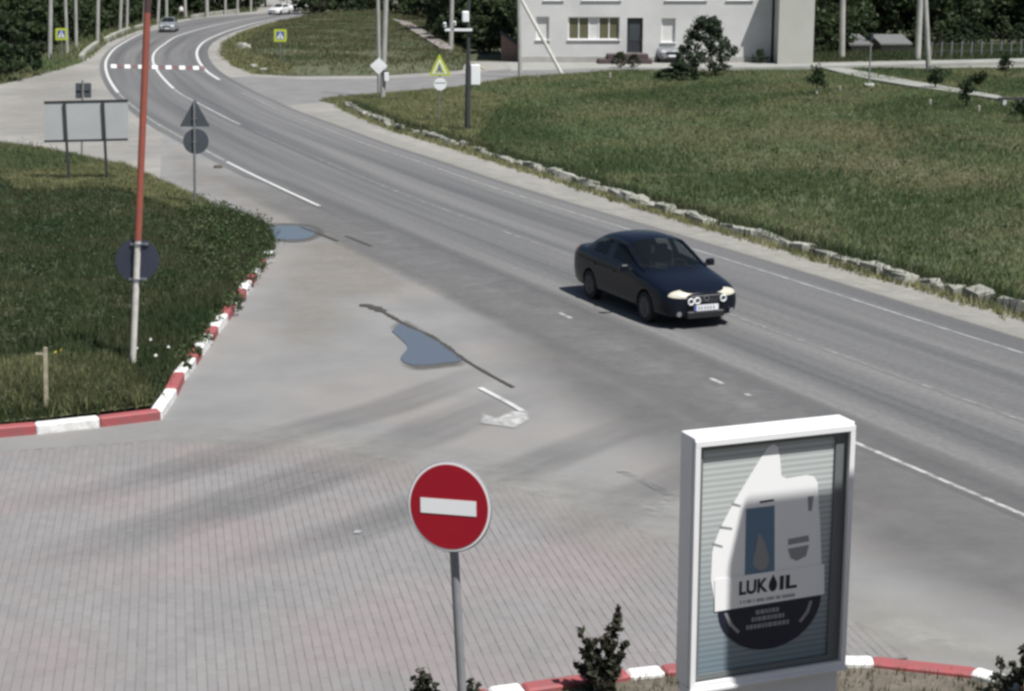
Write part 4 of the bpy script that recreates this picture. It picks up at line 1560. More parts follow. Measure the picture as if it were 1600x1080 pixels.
# small double plate further back
P = Plane(128, 243)
t = thing('road_sign', 'back of two small dark plates side by side on one post behind the signboard', 'road sign', P.b)
post_between(P, t, (128, 243), (129.5, 125), 0.035, 'galvanised', -0.045)
MB().prism(rounded(P.poly([(118, 130), (129, 130), (129, 154), (118, 154)]), 0.03), -0.008, 0.012).build('plate', 'sign_back', t)
MB().prism(rounded(P.poly([(131, 130), (142.5, 130), (142.5, 153), (131, 153)]), 0.03), -0.008, 0.012).build('plate', 'sign_back', t)
x, z = P.q(130, 141)
MB().box((x, -0.025, z), (0.5, 0.03, 0.03)).build('clamp', 'sign_back', t)


# leaning red and cream pole with a round sign turned away
def striped_pole():
    P = Plane(206.5, 592)
    t = thing('striped_pole', 'leaning orange-red and cream pole carrying a round sign turned away', 'pole', P.b)
    a, b = P.q(206.5, 592), P.q(231, 0)
    d = Vector((b[0] - a[0], 0, b[1] - a[1]))

    def at(py):
        x, z = P.q(206.5 + (592 - py) * (231 - 206.5) / 592, py)
        return Vector((x, 0, z))
    MB().cyl(at(592) - d * 0.04, at(376), 0.054, 0.054, 16).build('pole_section', 'pole_cream', t, True)['label'] = 'cream lower pole section'
    MB().cyl(at(376), at(20), 0.058, 0.058, 16).build('pole_section', 'pole_red', t, True)['label'] = 'orange-red upper pole section'
    MB().cyl(at(20), at(20) + d * 0.16, 0.058, 0.058, 16).build('pole_section', 'pole_top_dark', t, True)['label'] = 'dark top pole section'
    MB().prism(P.disc(213, 408, 34, 40), 0.062, 0.082).build('round_plate', 'sign_back_blue', t)
    for y in (382, 437):
        p = at(y)
        c = MB().cyl(p - d.normalized() * 0.022, p + d.normalized() * 0.022, 0.066, 0.066, 16).build('clamp', 'galvanised', t)
        MB().cyl(p + Vector((0.05, -0.05, 0)), p + Vector((0.13, -0.05, 0)), 0.018, 0.018, 8).build('bolt', 'chrome', c)
        MB().box(p + Vector((0.02, 0.045, 0)), (0.30, 0.03, 0.04)).build('bracket', 'galvanised', c)


striped_pole()

# short stake by the kerb
P = Plane(73, 655)
t = thing('wooden_stake', 'short thin pale wooden stake behind the white kerb stone', 'stake', P.b)
(x0, z0), (x1, z1) = P.q(73, 655), P.q(71, 548)
MB().box(((x0 + x1) / 2, 0, (z0 + z1) / 2), (0.055, 0.05, z1 - z0 + 0.1), Matrix.Rotation(math.atan2(x1 - x0, z1 - z0), 3, 'Y')).build('stake', 'stake_wood', t)
MB().box((x1 - 0.07, 0, z1 - 0.05), (0.18, 0.03, 0.03)).build('crosspiece', 'stake_wood', t)


def crossing_sign(px, py, cx, cy, s, label):
    """square yellow-green board with the blue and white walker panel"""
    P = Plane(px, py)
    t = thing('crossing_sign', label, 'road sign', P.b, 'pedestrian crossing signs')
    post_between(P, t, (px, py), (cx, cy - s), 0.04, 'galvanised', 0.05)
    sq = lambda a, b: P.poly([(cx - a, cy - b), (cx + a, cy - b), (cx + a, cy + b), (cx - a, cy + b)])
    MB().prism(rounded(sq(s, s), 0.05), -0.01, 0.015).build('back_board', 'sign_yellow', t)
    p = MB().prism(sq(s * .62, s * .62), -0.016, -0.0105).build('panel', 'sign_blue', t)
    MB().prism(P.poly([(cx, cy - s * .52), (cx + s * .56, cy + s * .52), (cx - s * .56, cy + s * .52)]), -0.021, -0.0165).build('triangle', 'sign_white', p)
    w = MB()
    w.prism(P.disc(cx, cy - s * .18, s * .09, 10), -0.026, -0.0215)
    w.prism(P.poly([(cx - s * .07, cy - s * .06), (cx + s * .09, cy - s * .06), (cx + s * .06, cy + s * .18), (cx + s * .22, cy + s * .46), (cx + s * .10, cy + s * .46), (cx, cy + s * .24), (cx - s * .16, cy + s * .46), (cx - s * .26, cy + s * .44), (cx - s * .08, cy + s * .18)]), -0.026, -0.0215)
    w.build('walker', 'sign_black', p)


crossing_sign(96.5, 96, 96, 53.5, 9.3, 'yellow-bordered pedestrian crossing sign at the edge of the left wood')
crossing_sign(438, 106, 438, 55.5, 9.8, 'yellow-bordered pedestrian crossing sign on the grassy mound')

# warning triangle over a round plate
P = Plane(687, 197)
t = thing('warning_sign', 'yellow-green triangular warning sign above a small white round plate', 'road sign', P.b)
post_between(P, t, (685, 197), (688, 95), 0.035, 'galvanised', 0.05)
MB().prism(rounded(P.poly([(686.5, 84), (705, 118.5), (670.5, 118.5)]), 0.05), -0.01, 0.015).build('back_board', 'sign_yellow', t)
pp = MB().prism(P.poly([(687, 92), (698.5, 115.5), (675.5, 115.5)]), -0.016, -0.0105).build('triangle', 'sign_white', t)
pq = MB().prism(P.poly([(687, 96.5), (695.5, 113.8), (678.5, 113.8)]), -0.021, -0.0165).build('triangle_field', 'sign_yellow', t)
w = MB()
w.prism(P.disc(686.5, 102.5, 1.5, 10), -0.026, -0.0215)
w.prism(P.poly([(685, 104.5), (688.5, 104.5), (689, 108), (691.5, 112.8), (689.5, 113), (687, 109.5), (684, 113), (682.5, 112.5), (685, 108)]), -0.026, -0.0215)
w.build('figure', 'sign_blue', pq)
rp_ = MB().prism(P.disc(688, 131.5, 9.8), -0.01, 0.015).build('round_plate', 'sign_white', t)
MB().prism(P.poly([(679.5, 129.2), (696.5, 129.2), (696.5, 130.4), (679.5, 130.4)]), -0.014, -0.0105).build('stripe', 'sign_back', rp_)

# white diamond on the pole pair
P = Plane(597, 160)
t = thing('priority_sign', 'white diamond priority sign fixed to the tall verge pole', 'road sign', (P.b.x, P.b.y - 0.22, 0))
MB().prism(rounded(P.poly([(593, 89.5), (606, 103), (592, 116), (578.5, 102)]), 0.05), -0.012, 0.012).build('plate', 'sign_white', t)
MB().prism(P.poly([(592.5, 95.5), (600, 103), (592, 110), (584.5, 102.3)]), -0.017, -0.0125).build('field', 'print_white', t)
x, z = P.q(597, 103)
MB().box((x, 0.08, z), (0.34, 0.13, 0.06)).build('clamp', 'galvanised', t)
t = thing('meter_box', 'small white meter box low on the tall verge pole', 'box', (P.b.x, P.b.y - 0.16, 0))
x0, z0 = P.q(601, 126)
x1, z1 = P.q(607.5, 113)
MB().box(((x0 + x1) / 2, -0.02, (z0 + z1) / 2), (x1 - x0, 0.16, z1 - z0), bev=0.015).build('casing', 'sign_white', t)
MB().box(((x0 + x1) / 2 - 0.06, 0.03, z1 + 0.04), (0.14, 0.2, 0.10)).build('bracket', 'dark_metal', t)


# dark lamp post with camera bracket and flag sign
def lamp_post():
    P = Plane(730.5, 210)
    t = thing('lamp_post', 'dark steel lamp post on the right lawn near the warning sign', 'lamp post', P.b)
    (x0, z0), (x1, z1) = P.q(730, 210), P.q(731.5, 98)
    (x2, z2) = P.q(732.5, 0)
    MB().cyl((x0, 0, -0.2), (x1, 0, z1), 0.115, 0.105, 16).build('shaft', 'dark_metal', t, True)
    k = 8.0 / z2
    MB().cyl((x1, 0, z1), (x2 * k, 0, 8.0), 0.075, 0.055, 14).build('upper_shaft', 'dark_metal', t, True)
    MB().cyl((x2 * k, 0, 7.9), (x2 * k, -1.4, 8.3), 0.045, 0.035, 10).build('arm', 'dark_metal', t)
    h = MB().box((x2 * k, -1.75, 8.33), (0.26, 0.75, 0.14), bev=0.03).build('lamp_head', 'pole_paint_grey', t)
    MB().box((x2 * k, -1.75, 8.245), (0.2, 0.6, 0.03)).build('lens', 'sign_white', h)
    MB().cyl((x0, 0, -0.05), (x0, 0, 0.10), 0.2, 0.16, 16).build('base_plate', 'pole_concrete', t)
    (a0, b0), (a1, b1) = P.q(695, 46.5), P.q(738, 46.5)
    t2 = thing('camera_bracket', 'white horizontal camera bracket mounted across the upper lamp post', 'bracket', (P.b.x, P.b.y - 0.12, 0))
    MB().box(((a0 + a1) / 2, 0, b0), (a1 - a0, 0.09, 0.10)).build('bar', 'sign_white', t2)
    for cx, cy, w_, h_ in ((695, 38.5, 4.5, 7), (710.5, 36, 4, 6)):
        x, z = P.q(cx, cy)
        c = MB().box((x, -0.03, z), (w_ / 37, 0.30, h_ / 37), bev=0.02).build('camera', 'window_frame', t2)
        MB().cyl((x, -0.19, z), (x, -0.21, z), 0.035, 0.035, 12).build('lens', 'sign_black', c)
        MB().cyl((x, 0, z - h_ / 74), (x, 0, b0), 0.02, 0.02, 8).build('stem', 'galvanised', c)
    x, z = P.q(727.5, 25.5)
    t3 = thing('control_box', 'white rounded box fixed high on the lamp post above the bracket', 'box', (P.b.x, P.b.y - 0.10, 0))
    MB().box((x, -0.05, z), (0.28, 0.18, 0.42), bev=0.04).build('casing', 'sign_white', t3)
    MB().box((x, 0.055, z), (0.12, 0.05, 0.3)).build('bracket', 'galvanised', t3)
    (a0, b0), (a1, b1) = P.q(735.5, 132), P.q(750, 101)
    t4 = thing('flag_sign', 'white upright flag sign on the right side of the lamp post', 'sign', (P.b.x, P.b.y, 0))
    MB().box(((a0 + a1) / 2, -0.02, (b0 + b1) / 2), (a1 - a0, 0.08, b1 - b0), bev=0.03).build('panel', 'sign_white', t4)
    s = P.q(738, 97.5)
    e = P.q(757.5, 110)
    MB().cyl((s[0], 0.12, s[1]), (e[0], 0.12, e[1]), 0.03, 0.03, 8).build('brace', 'stake_wood', t4)
    MB().box((0.09, 0.03, (b0 + b1) / 2 + 0.2), (0.12, 0.04, 0.05)).build('clamp', 'galvanised', t4)


lamp_post()


def thin_lamp():
    P = Plane(1357.5, 139)
    t = thing('garden_lamp', 'thin dark garden lamp post beside the diagonal path', 'lamp post', P.b)
    x, z = P.q(1357.5, 62)
    MB().cyl((0, 0, 0), (0, 0, z), 0.05, 0.04, 10).build('shaft', 'pole_paint_grey', t, True)
    MB().cyl((0, 0, z), (0, 0, z + 0.35), 0.12, 0.16, 12).build('lantern', 'dark_metal', t)
    MB().box((0.0, 0, 0.2), (0.5, 0.5, 0.2), bev=0.03).build('base_block', 'whitewash', t)
    b = G(1580, 168, 0.1)
    t = thing('park_bench', 'low bench with dark seat on white legs at the end of the diagonal path', 'bench', b)
    for s in (-0.38, 0.38):
        MB().box((s, 0, 0.2), (0.16, 0.4, 0.4)).build('leg', 'whitewash', t)
    for y in (-0.15, 0.0, 0.15):
        MB().box((0, y, 0.435), (1.2, 0.13, 0.06)).build('slat', 'sign_black', t)


thin_lamp()


# ------------------------------------------------------------------ no entry sign in front
def no_entry():
    c = Vector(ray(702, 792)) * (13.4 / F) + Vector((0, 0, CAM_H))
    base = Vector((c.x + 0.16, c.y + 0.02, 0))
    t = thing('no_entry_sign', 'red round no entry sign with white bar on a grey pole', 'road sign', base)
    lo = c - base
    yaw = math.radians(-23)
    R = Matrix.Rotation(yaw, 3, 'Z') @ Matrix.Rotation(math.radians(-3.0), 3, 'Y') @ Matrix.Rotation(math.radians(-6), 3, 'X')
    nrm = R @ Vector((0, -1, 0))
    top = lo - nrm * 0.05
    MB().cyl((0, 0, -0.2), top + Vector((-0.01, 0, 0.12)), 0.036, 0.036, 18).build('pole', 'pole_paint_grey', t, True)

    def disc(r, y0, y1, name, m, n=64, parent=t):
        mb = MB().prism([(r * math.cos(2 * math.pi * i / n), r * math.sin(2 * math.pi * i / n)) for i in range(n)], y0, y1)
        mb.v = [tuple(lo + R @ Vector(p)) for p in mb.v]
        return mb.build(name, m, parent)
    disc(0.350, -0.004, 0.014, 'disc', 'sign_white')
    rd = disc(0.332, -0.008, -0.0045, 'red_field', 'sign_red')
    tr = MB().torus((0, 0.008, 0), (0, 1, 0), 0.350, 0.010, 64, 8)
    tr.v = [tuple(lo + R @ Vector(p)) for p in tr.v]
    tr.build('rim', 'pole_paint_grey', t, True)
    bx = MB().box((-0.005, -0.0105, 0.0), (0.475, 0.004, 0.118))
    bx.v = [tuple(lo + R @ Vector(p)) for p in bx.v]
    bx.build('white_bar', 'sign_white', t)
    for z in (-0.13, 0.13):
        b = MB().box((0, 0.03, z), (0.22, 0.03, 0.04))
        b.v = [tuple(lo + R @ Vector(p)) for p in b.v]
        b.build('clamp', 'galvanised', t)
    MB().cyl(top - Vector((0, 0, 0.37)), top - Vector((0, 0, 0.31)), 0.043, 0.043, 16).build('collar', 'dark_metal', t)


no_entry()


# ------------------------------------------------------------------ lightbox with oil poster
def text_mesh(s, x0, x1, z0, z1, y, parent, m, name='lettering', bold=0.035):
    cu = bpy.data.curves.new('lettering', 'FONT')
    cu.body = s
    cu.extrude = 0.0
    cu.offset = bold
    ob = bpy.data.objects.new('lettering', cu)
    COL.objects.link(ob)
    dg = bpy.context.evaluated_depsgraph_get()
    me = bpy.data.meshes.new_from_object(ob.evaluated_get(dg))
    bpy.data.objects.remove(ob)
    vs = np.array([v.co[:] for v in me.vertices])
    lo, hi = vs.min(0), vs.max(0)
    for v in me.vertices:
        a, b = (v.co.x - lo[0]) / (hi[0] - lo[0]), (v.co.y - lo[1]) / (hi[1] - lo[1])
        v.co = (x0 + a * (x1 - x0), y, z0 + b * (z1 - z0))
    me.materials.clear()
    return link(name, me, m, parent)


def lightbox():
    Wd, Hd, Dp = 1.453, 2.10, 0.25
    t = thing('advertising_lightbox', 'white framed lightbox with an oil canister poster, part of it in shade', 'lightbox', (1.446, 13.152, 0), None, math.radians(20.65))
    z0 = 1.2

    def B(u, v):
        return u * Wd, z0 + v * Hd
    rec = 0.06
    # shell: sides, back
    sh = MB()
    sh.box((0.012, Dp / 2 + 0.02, z0 + Hd / 2), (0.024, Dp - 0.04, Hd - 0.004)).box((Wd - 0.012, Dp / 2 + 0.02, z0 + Hd / 2), (0.024, Dp - 0.04, Hd - 0.004))
    sh.box((Wd / 2, Dp - 0.012, z0 + Hd / 2), (Wd - 0.052, 0.022, Hd - 0.05))
    sh.build('housing', 'lightbox_white', t)
    MB().box((Wd / 2, Dp / 2, z0 + Hd + 0.013), (Wd + 0.004, Dp, 0.026), bev=0.006).build('top_cover', 'lightbox_white', t)
    fw = 0.045
    for nm, c, s in (('frame_bar', (fw / 2 - 0.001, 0.0, z0 + Hd / 2), (fw, 0.038, Hd - 2 * fw)), ('frame_bar', (Wd - fw / 2 + 0.001, 0.0, z0 + Hd / 2), (fw, 0.038, Hd - 2 * fw)),
                     ('frame_bar', (Wd / 2, 0.0, z0 + Hd - fw / 2 - 0.001), (Wd, 0.04, fw)), ('frame_bar', (Wd / 2, 0.0, z0 + fw / 2), (Wd, 0.04, fw))):
        MB().box(c, s).build(nm, 'lightbox_white', t)
    MB().box((Wd / 2, 0.05, z0 - 0.012), (Wd + 0.01, 0.20, 0.024)).build('sill', 'lightbox_white', t)
    g = MB()
    gw = 0.05
    for c, s in (((fw + gw / 2, rec - 0.012, z0 + Hd / 2), (gw, 0.02, Hd - 2 * fw)), ((Wd - fw - gw, rec - 0.012, z0 + Hd / 2), (2 * gw, 0.02, Hd - 2 * fw)),
                 ((Wd / 2, rec - 0.013, z0 + Hd - fw - gw / 2), (Wd - 2 * fw, 0.02, gw)), ((Wd / 2, rec - 0.013, z0 + fw + gw / 2), (Wd - 2 * fw, 0.02, gw))):
        g.box(c, s)
    g.build('gasket', 'lightbox_gasket', t)
    MB().box((Wd / 2 - 0.01, Dp / 2 + 0.01, (z0 - 0.024) / 2), (Wd - 0.07, Dp - 0.05, z0 - 0.024)).build('plinth', 'lightbox_white', t)
    # poster: flat prints, each a sheet a few millimetres before the one behind
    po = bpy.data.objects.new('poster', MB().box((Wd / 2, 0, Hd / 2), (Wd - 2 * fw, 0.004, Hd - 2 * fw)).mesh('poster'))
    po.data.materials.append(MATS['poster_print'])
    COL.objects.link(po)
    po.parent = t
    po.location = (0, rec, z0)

    def S(u, v):
        return u * Wd, v * Hd

    def pr(pts, y, m, name, smooth=False):
        p = [Vector(S(*q)) for q in pts]
        if smooth:
            p = spline(p + [p[0]], 0.02)[:-1]
        return MB().prism([tuple(q) for q in p], -y, -y + 0.0012).build(name, m, po)
    can = [(0.175, 0.30), (0.138, 0.43), (0.141, 0.538), (0.150, 0.57), (0.186, 0.632), (0.259, 0.722), (0.354, 0.822), (0.437, 0.907), (0.476, 0.94), (0.507, 0.948), (0.535, 0.935), (0.552, 0.88), (0.563, 0.815), (0.60, 0.804), (0.66, 0.806), (0.725, 0.808), (0.770, 0.80), (0.797, 0.774), (0.806, 0.707), (0.825, 0.597), (0.845, 0.432), (0.855, 0.306)]
    pr(can, 0.005, 'print_white', 'canister_print')
    for a, b in (((0.150, 0.575), (0.205, 0.560)), ((0.19, 0.640), (0.262, 0.628)), ((0.262, 0.728), (0.31, 0.716))):
        pr([(a[0] - .005, a[1] - .005), (b[0], b[1] - .005), (b[0], b[1] + .003), (a[0] - .005, a[1] + .005)], 0.007, 'print_grey', 'shade_mark')
    pr([(0.345, 0.70), (0.525, 0.70), (0.540, 0.42), (0.350, 0.42)], 0.007, 'print_blue', 'blue_panel')
    pr([(0.43, 0.60), (0.475, 0.545), (0.50, 0.47), (0.46, 0.44), (0.40, 0.47), (0.415, 0.54)], 0.009, 'print_grey', 'drop_print', True)
    pr([(0.62, 0.555), (0.75, 0.56), (0.757, 0.535), (0.62, 0.53)], 0.007, 'print_grey', 'small_print_line')
    pr([(0.62, 0.515), (0.757, 0.52), (0.74, 0.475), (0.68, 0.46), (0.64, 0.475)], 0.007, 'print_grey', 'small_print_patch')
    pr([(0.43, 0.725), (0.52, 0.727), (0.52, 0.718), (0.43, 0.716)], 0.007, 'print_black', 'small_print_line')
    pr([(0.735, 0.72), (0.775, 0.72), (0.765, 0.66), (0.745, 0.66)], 0.007, 'print_grey', 'handle_print')
    pr([(0.518 - 0.330 * math.cos(k * math.pi / 24), 0.302 - 0.194 * math.sin(k * math.pi / 24)) for k in range(25)], 0.009, 'print_navy', 'round_base_print')
    pr([(0.160, 0.430), (0.860, 0.432), (0.868, 0.305), (0.165, 0.297)], 0.011, 'print_white', 'label_band')
    y = -0.0135
    va, vb = 0.350, 0.408
    text_mesh('LUK', *[u * Wd for u in (0.315, 0.497)], va * Hd, vb * Hd, y, po, 'print_black')
    pr([(0.530, 0.418), (0.555, 0.383), (0.552, 0.358), (0.530, 0.347), (0.508, 0.358), (0.505, 0.383)], 0.0135, 'print_black', 'lettering_drop', True)
    text_mesh('IL', *[u * Wd for u in (0.573, 0.685)], va * Hd, vb * Hd, y, po, 'print_black')
    n = 34
    w = MB()
    for i in range(n):
        if random.random() < 0.15:
            continue
        u = 0.324 + 0.352 * i / n
        w.prism([S(u, 0.314), S(u + 0.007, 0.314), S(u + 0.007, 0.327), S(u, 0.327)], -0.0135, -0.0125)
    w.build('small_print_line', 'print_grey', po)
    for u0, u1, v in ((0.425, 0.592, 0.270), (0.400, 0.617, 0.242), (0.368, 0.650, 0.212)):
        w = MB()
        u = u0
        while u < u1 - 0.015:
            k = random.uniform(0.012, 0.028)
            w.prism([S(u, v - 0.009), S(u + k, v - 0.009), S(u + k, v + 0.009), S(u, v + 0.009)], -0.0135, -0.0125)
            u += k + 0.006
        w.build('small_print_line', 'print_grey', po)
    for pts in ([(0.225, 0.285), (0.243, 0.285), (0.278, 0.238), (0.327, 0.20), (0.314, 0.193), (0.258, 0.232)], [(0.792, 0.285), (0.772, 0.285), (0.752, 0.245), (0.706, 0.207), (0.722, 0.20), (0.770, 0.238)]):
        pr(pts, 0.0125, 'print_grey', 'arc_print', False)


lightbox()


# unseen pylon added right of the camera to cast the shade across the lightbox
def pylon():
    dx = 5.5
    a = Vector((1.446, 13.152, 0)) + Vector((math.cos(math.radians(20.65)), math.sin(math.radians(20.65)), 0)) * (0.30 * 1.453) + Vector((0.38, -0.38, 0)) * dx
    t = thing('shade_pylon', 'tall blank white pylon added out of view to shade the lightbox', 'pylon', a, None, math.radians(20.65))
    h = 1.2 + 0.66 * 2.1 + dx
    MB().box((0.65, 0.0, h / 2), (1.3, 0.30, h), bev=0.03).build('casing', 'lightbox_white', t)
    MB().box((0.65, 0.0, 0.15), (1.5, 0.5, 0.3)).build('footing', 'pole_concrete', t)


pylon()


def canopy():
    """unseen roof added behind the camera to hold back sky light"""
    t = thing('sky_block_canopy', 'flat unseen canopy on round columns, added behind the camera to block sky light', 'canopy', (1.0, -8.0, 0))
    MB().box((0, 0, 6.0), (26.0, 16.2, 0.7)).build('roof_slab', 'roof_dark', t)
    for y in (-8.15, 8.15):
        MB().box((0, y, 6.0), (26.1, 0.08, 0.85)).build('fascia', 'sign_red', t)
    for x in (-9, 9):
        for y in (-4, 4):
            MB().cyl((x, y, 0), (x, y, 5.66), 0.22, 0.22, 20).build('column', 'lightbox_white', t, True)


canopy()


# ------------------------------------------------------------------ cars
def car_mesh(st, mats_of, wheel_x, wheel_r, half_w, names):
    """st: stations front to rear, each nine half-section points; returns dict name -> list of meshes"""
    n = len(st)
    V = []
    idx = {}
    for i, (x, pts) in enumerate(st):
        for j, (y, z) in enumerate(pts):
            xo = x[j] if isinstance(x, (list, tuple)) else x
            if j in (0, 8):
                idx[i, j, 1] = idx[i, j, -1] = len(V)
                V.append((xo, 0, z))
            else:
                for s in (1, -1):
                    idx[i, j, s] = len(V)
                    V.append((xo, y * s, z))
    Fc, M = [], []
    for i in range(n - 1):
        for j in range(8):
            for s in (1, -1):
                f = (idx[i, j, s], idx[i, j + 1, s], idx[i + 1, j + 1, s], idx[i + 1, j, s])
                Fc.append(f if s == -1 else f[::-1])
                M.append(mats_of(i, j))
    for i, fl in ((0, False), (n - 1, True)):
        for j in range(8):
            f = [idx[i, j, 1], idx[i, j + 1, 1], idx[i, j + 1, -1], idx[i, j, -1]]
            f = list(dict.fromkeys(f))
            if len(f) < 3:
                continue
            Fc.append(tuple(f if not fl else f[::-1]))
            M.append(0)
    me = bpy.data.meshes.new('body_cage')
    me.from_pydata(V, [], Fc)
    for k in range(len(names)):
        me.materials.append(MATS['black_plastic'])
    for p, m in zip(me.polygons, M):
        p.material_index = m
    me.update()
    bm = bmesh.new()
    bm.from_mesh(me)
    bmesh.ops.recalc_face_normals(bm, faces=bm.faces)
    bm.to_mesh(me)
    bm.free()
    ob = bpy.data.objects.new('body_cage', me)
    COL.objects.link(ob)
    ss = ob.modifiers.new('s', 'SUBSURF')
    ss.levels = ss.render_levels = 3
    cb = MB()
    for wx in wheel_x:
        for s in (1, -1):
            cb.cyl((wx, s * (half_w - 0.28), wheel_r), (wx, s * (half_w + 0.3), wheel_r), wheel_r + 0.055, None, 28)
    cme = cb.mesh('cutter')
    for k in range(len(names)):
        cme.materials.append(MATS['black_plastic'])
    for p in cme.polygons:
        p.material_index = 1
    co = bpy.data.objects.new('cutter', cme)
    COL.objects.link(co)
    bo = ob.modifiers.new('b', 'BOOLEAN')
    bo.operation, bo.object, bo.solver = 'DIFFERENCE', co, 'EXACT'
    dg = bpy.context.evaluated_depsgraph_get()
    ev = bpy.data.meshes.new_from_object(ob.evaluated_get(dg))
    bpy.data.objects.remove(ob)
    bpy.data.objects.remove(co)
    bm = bmesh.new()
    bm.from_mesh(ev)
    bm.faces.ensure_lookup_table()
    groups = {}
    seen = set()
    for f in bm.faces:
        if f.index in seen:
            continue
        m = f.material_index
        comp, stack = [], [f]
        seen.add(f.index)
        while stack:
            g = stack.pop()
            comp.append(g)
            for e in g.edges:
                for h in e.link_faces:
                    if h.index not in seen and h.material_index == m:
                        seen.add(h.index)
                        stack.append(h)
        groups.setdefault(names[m], []).append(comp)
    out = {}
    for nm, comps in groups.items():
        if nm in ('body', 'underbody'):
            comps = [sum(comps, [])]
        for comp in comps:
            vm = {}
            vs, fs = [], []
            for f in comp:
                t = []
                for v in f.verts:
                    if v.index not in vm:
                        vm[v.index] = len(vs)
                        vs.append(tuple(v.co))
                    t.append(vm[v.index])
                fs.append(t)
            m2 = bpy.data.meshes.new(nm)
            m2.from_pydata(vs, [], fs)
            m2.update()
            if nm == 'door':
                b2 = bmesh.new()
                b2.from_mesh(m2)
                rim = bmesh.ops.inset_region(b2, faces=list(b2.faces), thickness=0.008, depth=0.0)['faces']
                bmesh.ops.delete(b2, geom=rim, context='FACES')
                b2.to_mesh(m2)
                b2.free()
            m2.shade_smooth()
            out.setdefault(nm, []).append(m2)
    bm.free()
    return out


SEDAN = [([2.28, 2.28, 2.30, 2.31, 2.30, 2.29, 2.29, 2.29, 2.29], [(0, .24), (.56, .24), (.60, .30), (.62, .46), (.58, .62), (.48, .665), (.36, .68), (.2, .69), (0, .695)]),
         (2.13, [(0, .20), (.72, .20), (.76, .29), (.80, .46), (.765, .665), (.67, .72), (.50, .75), (.26, .765), (0, .77)]),
         (1.86, [(0, .19), (.78, .19), (.82, .30), (.845, .50), (.81, .735), (.73, .795), (.55, .83), (.3, .845), (0, .85)]),
         (1.35, [(0, .19), (.80, .19), (.835, .31), (.86, .53), (.83, .81), (.75, .88), (.58, .915), (.32, .93), (0, .935)]),
         ([.95, .95, .95, .95, .95, .95, .98, 1.08, 1.12], [(0, .19), (.80, .19), (.835, .31), (.86, .54), (.835, .865), (.77, .935), (.66, .965), (.38, .985), (0, .99)]),
         (.50, [(0, .19), (.80, .19), (.835, .31), (.86, .55), (.84, .885), (.775, .95), (.635, 1.20), (.38, 1.25), (0, 1.265)]),
         (.08, [(0, .19), (.80, .19), (.835, .31), (.86, .55), (.84, .90), (.78, .955), (.60, 1.385), (.37, 1.45), (0, 1.47)]),
         (-.36, [(0, .19), (.80, .19), (.835, .31), (.86, .55), (.84, .91), (.78, .965), (.595, 1.40), (.37, 1.475), (0, 1.495)]),
         (-.46, [(0, .19), (.80, .19), (.835, .31), (.86, .55), (.84, .912), (.78, .967), (.593, 1.40), (.37, 1.475), (0, 1.495)]),
         ([-1.22, -1.22, -1.22, -1.22, -1.22, -1.30, -1.27, -1.20, -1.18], [(0, .19), (.80, .19), (.835, .31), (.86, .56), (.84, .93), (.775, .985), (.585, 1.385), (.36, 1.465), (0, 1.485)]),
         ([-1.68, -1.68, -1.68, -1.68, -1.68, -1.74, -1.80, -1.76, -1.74], [(0, .19), (.79, .19), (.825, .31), (.85, .57), (.825, .95), (.75, 1.0), (.64, 1.035), (.38, 1.055), (0, 1.06)]),
         (-2.02, [(0, .20), (.76, .20), (.80, .31), (.83, .57), (.805, .96), (.715, 1.03), (.56, 1.055), (.3, 1.07), (0, 1.075)]),
         (-2.22, [(0, .24), (.70, .24), (.75, .33), (.785, .58), (.765, .92), (.68, 1.0), (.52, 1.03), (.28, 1.045), (0, 1.05)]),
         (-2.26, [(0, .28), (.62, .28), (.68, .36), (.72, .58), (.69, .86), (.60, .94), (.46, .97), (.24, .98), (0, .98)])]
NAMES = ['body', 'underbody', 'windscreen', 'rear_window', 'side_window', 'door', 'headlight', 'tail_light', 'pillar']
NMAT = {'underbody': 'black_plastic', 'windscreen': 'car_glass', 'rear_window': 'car_glass', 'side_window': 'car_glass', 'headlight': 'headlamp', 'tail_light': 'tail_lamp', 'pillar': 'car_navy'}


def sedan_mats(i, j):
    if j == 0:
        return 1
    if i in (4, 5) and j in (6, 7):
        return 2
    if i == 9 and j in (6, 7):
        return 3
    if j == 5 and i in (5, 6, 8):
        return 4
    if j == 5 and i == 7:
        return 8
    if i in (5, 6, 8) and j in (2, 3, 4):
        return 5
    if i == 0 and j in (4, 5):
        return 6
    if i in (11, 12) and j == 4:
        return 7
    return 0


HATCH = [s for s in SEDAN[:9]] + [([-1.25, -1.25, -1.25, -1.25, -1.25, -1.35, -1.45, -1.40, -1.38], [(0, .19), (.80, .19), (.835, .31), (.86, .56), (.84, .94), (.775, .99), (.585, 1.39), (.36, 1.46), (0, 1.48)]),
                                  ([-1.66, -1.66, -1.66, -1.66, -1.70, -1.78, -1.74, -1.72, -1.70], [(0, .20), (.78, .20), (.81, .31), (.84, .57), (.82, .95), (.74, 1.0), (.58, 1.32), (.35, 1.39), (0, 1.41)]),
                                  (-1.92, [(0, .24), (.72, .24), (.76, .33), (.80, .58), (.77, .90), (.70, .96), (.60, 1.02), (.36, 1.04), (0, 1.05)]),
                                  (-2.02, [(0, .28), (.62, .28), (.67, .36), (.71, .58), (.68, .82), (.60, .88), (.48, .90), (.28, .91), (0, .91)])]


def hatch_mats(i, j):
    if i == 10 and j in (6, 7):
        return 3
    if i in (10, 11) and j == 4:
        return 7
    if i >= 9:
        return 1 if j == 0 else 0
    return sedan_mats(i, j)


